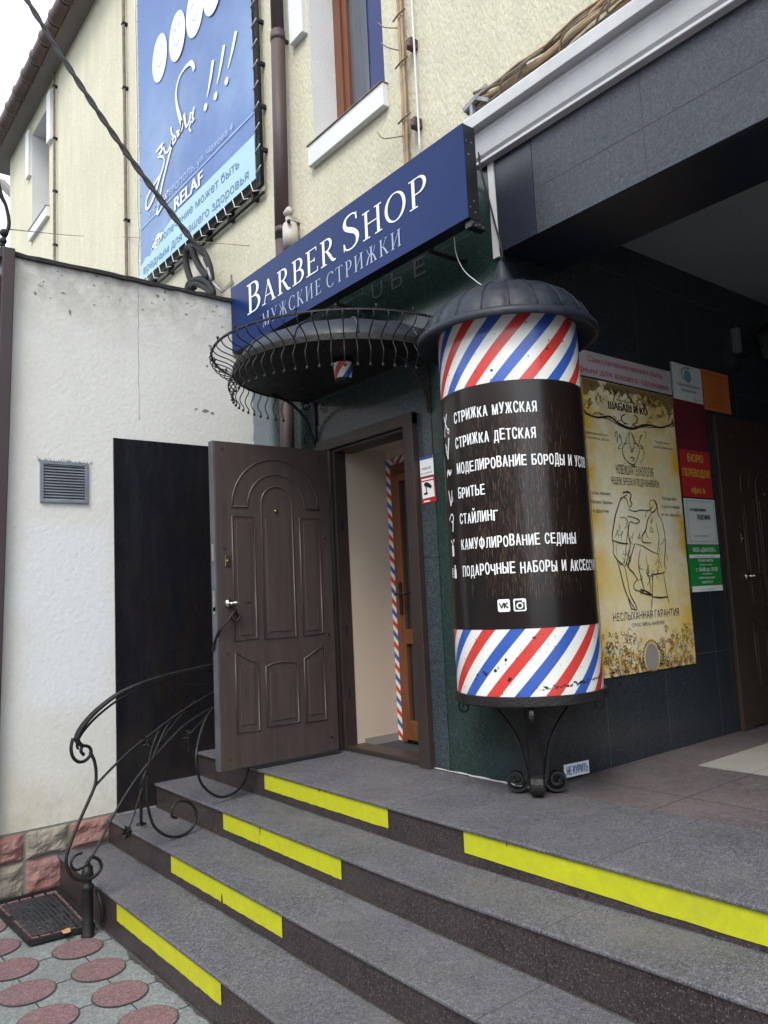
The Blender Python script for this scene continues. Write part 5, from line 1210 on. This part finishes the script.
# standing figure
dr([z5(200, 25), z5(165, 50), z5(150, 90), z5(135, 140), z5(125, 200), z5(118, 250), z5(125, 300)], .010); dr([z5(175, 20), z5(200, 8), z5(220, 25), z5(215, 55), z5(225, 75), z5(212, 95)], .010); dr([z5(160, 45), z5(185, 40), z5(200, 60), z5(205, 90)], .006); dr([z5(178, 10), z5(215, 14)], .012)
dr([z5(205, 105), z5(240, 115), z5(275, 108), z5(315, 110), z5(335, 90)], .007); dr([z5(200, 140), z5(240, 150), z5(265, 165), z5(250, 180), z5(215, 170)], .007)
dr([z5(215, 170), z5(205, 230), z5(215, 300), z5(200, 370), z5(190, 410)], .008); dr([z5(160, 150), z5(190, 150), z5(205, 190), z5(195, 280), z5(185, 400)], .006); dr([z5(120, 270), z5(160, 285), z5(205, 290)], .009)
dr([z5(128, 300), z5(125, 340), z5(150, 380), z5(185, 410)], .007); dr([z5(140, 290), z5(145, 360)], .005); dr([z5(145, 380), z5(165, 450), z5(185, 530), z5(210, 590), z5(240, 640)], .010); dr([z5(185, 410), z5(200, 480), z5(215, 560), z5(245, 620), z5(250, 645), z5(225, 640)], .009); dr([z5(205, 590), z5(225, 645)], .014)
# seated figure in chair
dr([z5(320, 60), z5(345, 55), z5(360, 80), z5(350, 110), z5(330, 120), z5(322, 90), z5(320, 60)], .008); dr([z5(345, 60), z5(360, 90), z5(365, 130), z5(385, 160)], .009); dr([z5(330, 125), z5(310, 160), z5(300, 210), z5(280, 250), z5(285, 280), z5(330, 285)], .009); dr([z5(385, 160), z5(400, 230), z5(405, 310), z5(400, 380), z5(405, 430)], .009); dr([z5(355, 180), z5(370, 260), z5(365, 340), z5(385, 420)], .006)
dr([z5(240, 290), z5(225, 340), z5(205, 410), z5(235, 450), z5(260, 490)], .010); dr([z5(240, 290), z5(280, 300), z5(330, 330), z5(365, 345)], .006); dr([z5(270, 320), z5(260, 400), z5(275, 480), z5(290, 540), z5(270, 560)], .008); dr([z5(300, 350), z5(310, 430), z5(325, 520), z5(320, 560)], .005)
dr([z5(255, 480), z5(235, 510), z5(245, 540), z5(285, 545)], .008); dr([z5(270, 550), z5(300, 560), z5(330, 565), z5(300, 545), z5(270, 535)], .012); dr([z5(335, 450), z5(335, 560), z5(330, 640)], .008); dr([z5(335, 455), z5(380, 450), z5(405, 440)], .008); dr([z5(395, 450), z5(410, 540), z5(425, 610)], .007); dr([z5(335, 575), z5(375, 580), z5(420, 575)], .011)
for q in range(46):
    a, b = rnd.choice(((170, 200), (190, 340), (300, 250), (385, 300), (290, 450), (350, 420), (240, 250), (330, 160))); a += rnd.uniform(-30, 30); b += rnd.uniform(-50, 50); dr([z5(a, b), z5(a+rnd.uniform(-12, 14), b+rnd.uniform(8, 25)), z5(a+rnd.uniform(-14, 16), b+rnd.uniform(20, 50))], .004)
m.build('ink_figures', 'ink', t)
m = MB()
for q in range(300):            # florid border below, burnt fringe above
    y = rnd.uniform(3.71, 4.64); edge_ = 1 if abs(y-4.17) > .1 else .2
    z = -.495+rnd.random()**1.6*.24*(1 if abs(y-4.17) > .12 else .55); r_ = rnd.uniform(.010, .028)
    if (y-4.172)**2/.088**2+(z+.426)**2/.095**2 < 1.2: continue
    a0 = rnd.uniform(0, 6.28); pts = [(y+r_*(1-k*.13)*math.cos(a0+k*.9), z+r_*(1-k*.13)*math.sin(a0+k*.9)) for k in range(6)]
    strokes(m, f, [(min(4.648, max(3.704, a)), max(-.502, b)) for a, b in pts], rnd.uniform(.0025, .0055), 0, 3)
for q in range(26): a = 2*math.pi*q/26; strokes(m, f, [(4.172+.080*math.cos(a), -.426+.088*math.sin(a)), (4.172+.10*math.cos(a+.12), -.426+.105*math.sin(a+.12) if -.426+.105*math.sin(a+.12) > -.503 else -.503), (4.172+.08*math.cos(a+.22), -.426+.088*math.sin(a+.22) if math.sin(a) > -.8 else -.5)], .005, 0, 3)
for q in range(120):
    y = rnd.uniform(3.705, 4.645); z = 1.215-rnd.random()**2*.11*(1.6 if abs(y-4.17) > .38 else 1); pts = [(y+rnd.uniform(-.02, .02), max(-.5, z-k*.012)) for k in range(4)]; strokes(m, f, pts, rnd.uniform(.003, .010), 0, 3)
m.build('florid_border', 'ink2', t)
m = MB(); rb = random.Random(2)
for q in range(150):
    y = rb.uniform(3.72, 4.63); z = -.49+rb.random()**1.4*.17; r_ = rb.uniform(.012, .03)
    if (y-4.172)**2/.10**2+(z+.426)**2/.11**2 < 1.2: continue
    m.quad([f(min(4.65, y+r_*rb.uniform(.5, 1)*math.cos(k)), max(-.502, z+r_*rb.uniform(.5, 1)*math.sin(k)))-Vector((.0012+.00001*q, 0, 0)) for k in range(6)], q % 2)
m.build('border_blooms', ['bloom', 'bloom2'], t)
m = MB(); n = 30; vs = [(y_, z_v) for y_, z_v in []]
top = [(3.703+.945*k/n, 1.218) for k in range(n+1)]; low = [(3.703+.945*k/n, 1.19-.05*abs(noise.noise(Vector((k*.45, 3, 0))))*2-.07*math.exp(-((k/n-.0)/.08)**2)-.06*math.exp(-((k/n-.95)/.07)**2)) for k in range(n+1)]
m.add([f(*p) - Vector((.0008, 0, 0)) for p in top+low], [(k, k+1, n+2+k, n+1+k) for k in range(n)]); m.build('scorched_edge', 'ink2', t)
m = MB(); m.quad([f(4.172+.068*math.cos(k*.2), -.426+.080*math.sin(k*.2)) + Vector((.001, 0, 0)) for k in range(31)]); m.build('cut_out', 'skirt', t)
t, f = sheet('banner_strip', 3.45, 4.652, 1.232, 1.388, 'pinkp', 'pale pink banner strip with crimson writing above the parchment poster', 'poster strip')
m = MB(); lines(m, f, [('Самолечение может быть', 3.77, 1.325, .78, .036), ('вредным для вашего здоровья', 3.55, 1.255, 1.06, .036)]); m.build('lettering', 'pinktext', t)
t, f = sheet('notice', 4.672, 5.040, 1.214, 1.462, 'paper', 'white notice with small globe emblem left of the orange sheet', 'notice')
m = MB(); m.quad([f(4.86+.045*math.cos(k*.4), 1.385+.045*math.sin(k*.4)) for k in range(16)], 0); strokes(m, plane_fn((PX+.008, 0, 0), (0, 1, 0), (0, 0, 1)), [(4.80, 1.36), (4.79, 1.41), (4.83, 1.44), (4.90, 1.445)], .008, 1)
lines(m, f, [('Туристическая компания', 4.72, 1.310, .28, .022), ('Путешествие', 4.77, 1.275, .18, .022), ('офис 8', 4.90, 1.226, .10, .016)], 1); m.build('print', ['globe', 'papertext'], t)
t, f = sheet('notice', 5.050, 5.410, 1.183, 1.470, 'orange', 'bright orange sheet at top right of the group of notices', 'notice', .006)
m = MB(); lines(m, f, [('Бухгалтерские услуги', 5.09, 1.430, .27, .018)]+[(s, 5.15, 1.395-.026*k, .16, .013) for k, s in enumerate(('регистрация', 'отчетность', 'консультации', 'налоги', 'ликвидация', 'договоры', 'печати'))]+[('звоните ежедневно', 5.09, 1.205, .27, .014)]); m.build('print', 'orangetext', t)
t, f = sheet('notice', 4.670, 5.045, .560, 1.208, 'maroon', 'tall sheet with dark maroon upper half and red translation bureau lower half', 'notice')
MB().quad([f(4.671, .561), f(5.044, .561), f(5.044, .878), f(4.671, .878)]).build('red_field', 'redp', t)
f2_ = plane_fn((PX+.010, 0, 0), (0, 1, 0), (0, 0, 1)); m = MB(); lines(m, f2_, [('БЮРО', 4.765, .800, .19, .050), ('ПЕРЕВОДОВ', 4.690, .700, .335, .050), ('офис 6', 4.775, .590, .17, .042)], 0, bold=.01); m.build('lettering', 'yeltext', t)
m = MB(); lines(m, f2_, [(s, 4.71, 1.13-.045*k, .28, .016) for k, s in enumerate(('переводы', 'апостиль', 'нотариус', 'документы', 'справки'))]); m.build('dim_print', 'maroontext', t)
t, f = sheet('notice', 4.685, 5.060, .250, .552, 'paper', 'white notice with bold black heading between the red and green ones', 'notice')
m = MB(); lines(m, f, [('НЕЗАВИСИМАЯ', 4.735, .468, .20, .020), ('ОЦЕНКА', 4.815, .415, .17, .032)], 0, bold=.03); m.build('lettering', 'black', t)
m = MB(); lines(m, f, [('оценка имущества', 4.76, .300, .19, .013)])
for (a, b, c_, d) in ((4.705, 5.04, .268, .270), (4.705, 5.04, .535, .537), (4.705, 4.708, .268, .537), (5.037, 5.04, .268, .537)): m.quad([f(a, c_), f(b, c_), f(b, d), f(a, d)])
m.build('small_print', 'papertext', t)
t, f = sheet('notice', 4.680, 5.062, -.060, .246, 'greenp', 'green and white opening hours notice lowest of the group', 'notice')
m = MB(); m.quad([f(4.682, .160), f(5.060, .160), f(5.060, .182), f(4.682, .182)]); m.quad([f(4.682, -.058), f(5.060, -.058), f(5.060, -.022), f(4.682, -.022)])
lines(m, f, [('ООО «ДИАЛОГ»', 4.73, .200, .28, .028), ('РЕЖИМ РАБОТЫ:', 4.78, .135, .19, .016), ('понедельник - пятница', 4.79, .112, .16, .010), ('с 10-00 до 18-00', 4.745, .072, .27, .028), ('без перерыва', 4.82, .052, .12, .010), ('суббота, воскресенье', 4.77, .024, .20, .015), ('ВЫХОДНОЙ', 4.81, -.005, .13, .015)], 0, bold=.015); m.build('lettering', 'letters', t)
m = MB(); ff = plane_fn((PX+.010, 0, 0), (0, 1, 0), (0, 0, 1)); lines(m, ff, [('юридические услуги', 4.75, .166, .24, .009), ('тел. офис 5', 4.78, -.048, .18, .010)]); m.build('small_print', 'papertext', t)
# НЕ КУРИТЬ plate
t = thing('no_smoking_plate', 'small white plate reading НЕ КУРИТЬ low on the wall by the column foot', 'sign', (PX, 3.38, -.98))
O = Vector((PX+.010, 3.298, -.973)); U = Vector((0, 1, -.035)).normalized(); V = Vector((0, .035, 1)).normalized()
m = MB(); m.obox(O+U*.10+V*.033-Vector((.003, 0, 0)), U*.102, V*.033, (.003, 0, 0)); m.build('plate', 'letters', t)
m = MB(); put_text(m, 'НЕ КУРИТЬ', plane_fn(O+Vector((.004, 0, 0)), U, V), .012, .013, .176, .042, 0, bold=.02); m.build('lettering', 'bluep', t)
# camera warning sticker
t = thing('camera_sticker', 'red and white security camera sticker on the granite band right of the entrance', 'sticker', (-3.40, FY, .535))
f = plane_fn((0, FY-.007, 0), (1, 0, 0), (0, 0, 1)); m = MB()
m.quad([f(-3.470, .54), f(-3.345, .545), f(-3.352, .700), f(-3.475, .700)], 1); m.quad([f(-3.475, .705), f(-3.355, .705), f(-3.355, .82), f(-3.475, .82)], 0); m.build('sticker_base', ['letters', 'redp'], t)
f = plane_fn((0, FY-.009, 0), (1, 0, 0), (0, 0, 1)); m = MB(); m.quad([f(-3.463, .572), f(-3.357, .575), f(-3.360, .672), f(-3.466, .672)]); m.quad([f(-3.455, .55), f(-3.40, .55), f(-3.40, .558), f(-3.455, .558)]); m.quad([f(-3.465, .680), f(-3.362, .680), f(-3.362, .690), f(-3.465, .690)]); m.build('white_field', 'letters', t)
m = MB(); m.quad([f(-3.474, .806), f(-3.356, .806), f(-3.356, .821), f(-3.474, .821)]); m.build('blue_band', 'bluep', t)
m = MB(); f = plane_fn((0, FY-.011, 0), (1, 0, 0), (0, 0, 1)); strokes(m, f, [(-3.44, .648), (-3.425, .655), (-3.400, .645), (-3.380, .632)], (.02, .028, .018), 0); strokes(m, f, [(-3.425, .64), (-3.425, .605), (-3.43, .595)], .008); strokes(m, f, [(-3.448, .60), (-3.415, .60)], .010, 0, 1); put_text(m, 'ВНИМАНИЕ', f, -3.455, .745, .08, .012, 0); put_text(m, 'ведется видеонаблюдение', f, -3.465, .720, .10, .008, 0); m.build('camera_symbol', 'black', t)

# ================================================================== WALL LANTERN IN THE PASSAGE
t = thing('wall_lantern', 'old dark lantern and junction box on the passage wall above the brown door', 'lamp', (PX, 5.75, 1.70))
MB().box(PX, PX+.05, 5.52, 5.58, 1.66, 1.84).build('junction_box', 'gridmetal', t, bevel=.006)
m = MB(); m.tube([(PX, 5.82, 1.70), (PX+.12, 5.82, 1.70), (PX+.14, 5.82, 1.68)], .012, 8); m.lathe((PX+.14, 5.82, 0), [(.02, 1.66), (.12, 1.80), (.13, 1.805), (.05, 1.87), (.01, 1.90)][::-1], 6, smooth=False)
m.lathe((PX+.14, 5.82, 0), [(.05, 1.60), (.06, 1.62)], 6); m.build('lantern_frame', 'blackmetal', t)
m = MB(); m.lathe((PX+.14, 5.82, 0), [(.055, 1.62), (.105, 1.79)], 6, smooth=False); m.build('lantern_glass', 'glass_dark', t)

# ================================================================== ADDED BLOCK ACROSS THE STREET (unseen behind the camera, cuts low sky light)
ob = thing('added_opposite_block', 'unseen plain rendered building added across the street to cut low sky light', 'building', (2, -17, GZ))
m = MB(); front([-22, -18, -16, -12, -10, -6, -4, 0, 2, 6, 8, 12, 14, 20], [GZ, .2, 2.0, 3.4, 5.2, 6.6], [(-18, -16, .2, 2), (-12, -10, .2, 2), (-6, -4, .2, 2), (0, 2, .2, 2), (6, 8, .2, 2), (12, 14, .2, 2), (-18, -16, 3.4, 5.2), (-12, -10, 3.4, 5.2), (-6, -4, 3.4, 5.2), (0, 2, 3.4, 5.2), (6, 8, 3.4, 5.2), (12, 14, 3.4, 5.2)], -16, -16.3, m)
m.quad([(-22, -16.25, GZ), (20, -16.25, GZ), (20, -16.25, 6.5), (-22, -16.25, 6.5)], 2)
m.quad([(-22, -16, GZ), (-22, -24, GZ), (-22, -24, 6.6), (-22, -16, 6.6)]); m.quad([(20, -16, GZ), (20, -24, GZ), (20, -24, 6.6), (20, -16, 6.6)]); m.build('wall', ['opp', 'trim_white', 'glass_dark'], ob)
MB().prism([(-22.5, -15.6, 6.5), (-22.5, -20, 8.6), (-22.5, -24.5, 6.5)], (43, 0, 0)).build('roof', 'tile_roof', ob)

# ================================================================== LIGHT, SKY, CAMERA
SUN_EL, SUN_AZ = R(50), R(145)       # azimuth clockwise from +Y: high, from the street side
w = bpy.data.worlds.new('World'); sc.world = w; w.use_nodes = True
nt = w.node_tree; bg = nt.nodes['Background']; sky = nt.nodes.new('ShaderNodeTexSky'); sky.sky_type = 'NISHITA'; sky.sun_disc = False
sky.sun_elevation = SUN_EL; sky.sun_rotation = SUN_AZ; sky.air_density = 1.0; sky.dust_density = 3.0; sky.ozone_density = 1.0
# thin bright cloud over the blue
tc = nt.nodes.new('ShaderNodeTexCoord'); cn_ = nt.nodes.new('ShaderNodeTexNoise'); cn_.inputs['Scale'].default_value = 2.2; cn_.inputs['Detail'].default_value = 7
cr = nt.nodes.new('ShaderNodeMapRange'); cr.inputs[1].default_value = .35; cr.inputs[2].default_value = .65; cr.inputs[3].default_value = .40; cr.inputs[4].default_value = .92
cm = nt.nodes.new('ShaderNodeMix'); cm.data_type = 'RGBA'; cm.inputs[7].default_value = (7.1, 7.55, 8.1, 1)
nt.links.new(tc.outputs['Generated'], cn_.inputs['Vector']); nt.links.new(cn_.outputs['Fac'], cr.inputs[0]); nt.links.new(cr.outputs[0], cm.inputs[0]); nt.links.new(sky.outputs[0], cm.inputs[6]); nt.links.new(cm.outputs[2], bg.inputs[0])
bg.inputs[1].default_value = .15
sl = bpy.data.lights.new('sun', 'SUN'); sl.energy = 1.1; sl.angle = R(22); sl.color = (1., .96, .90)
so = bpy.data.objects.new('sun', sl); col.objects.link(so)
sd = Vector((math.sin(SUN_AZ)*math.cos(SUN_EL), math.cos(SUN_AZ)*math.cos(SUN_EL), math.sin(SUN_EL)))
so.rotation_euler = (-sd).to_track_quat('-Z', 'Y').to_euler(); so.location = (0, -5, 12)
cam = bpy.data.cameras.new('camera'); co = bpy.data.objects.new('camera', cam); col.objects.link(co); sc.camera = co
cam.sensor_fit = 'VERTICAL'; cam.sensor_height = 24; cam.lens = F_PX/1024*24; cam.clip_start = .05; cam.clip_end = 1000
co.matrix_world = Matrix.Translation((0, 0, H)) @ Matrix(((CR.x, CU.x, -fw.x), (CR.y, CU.y, -fw.y), (CR.z, CU.z, -fw.z))).to_4x4()
sc.view_settings.view_transform = 'Standard'; sc.view_settings.look = 'None'; sc.view_settings.exposure = 1.12; sc.view_settings.gamma = 1
for o in bpy.data.objects:
    if '_base' in o: del o['_base']
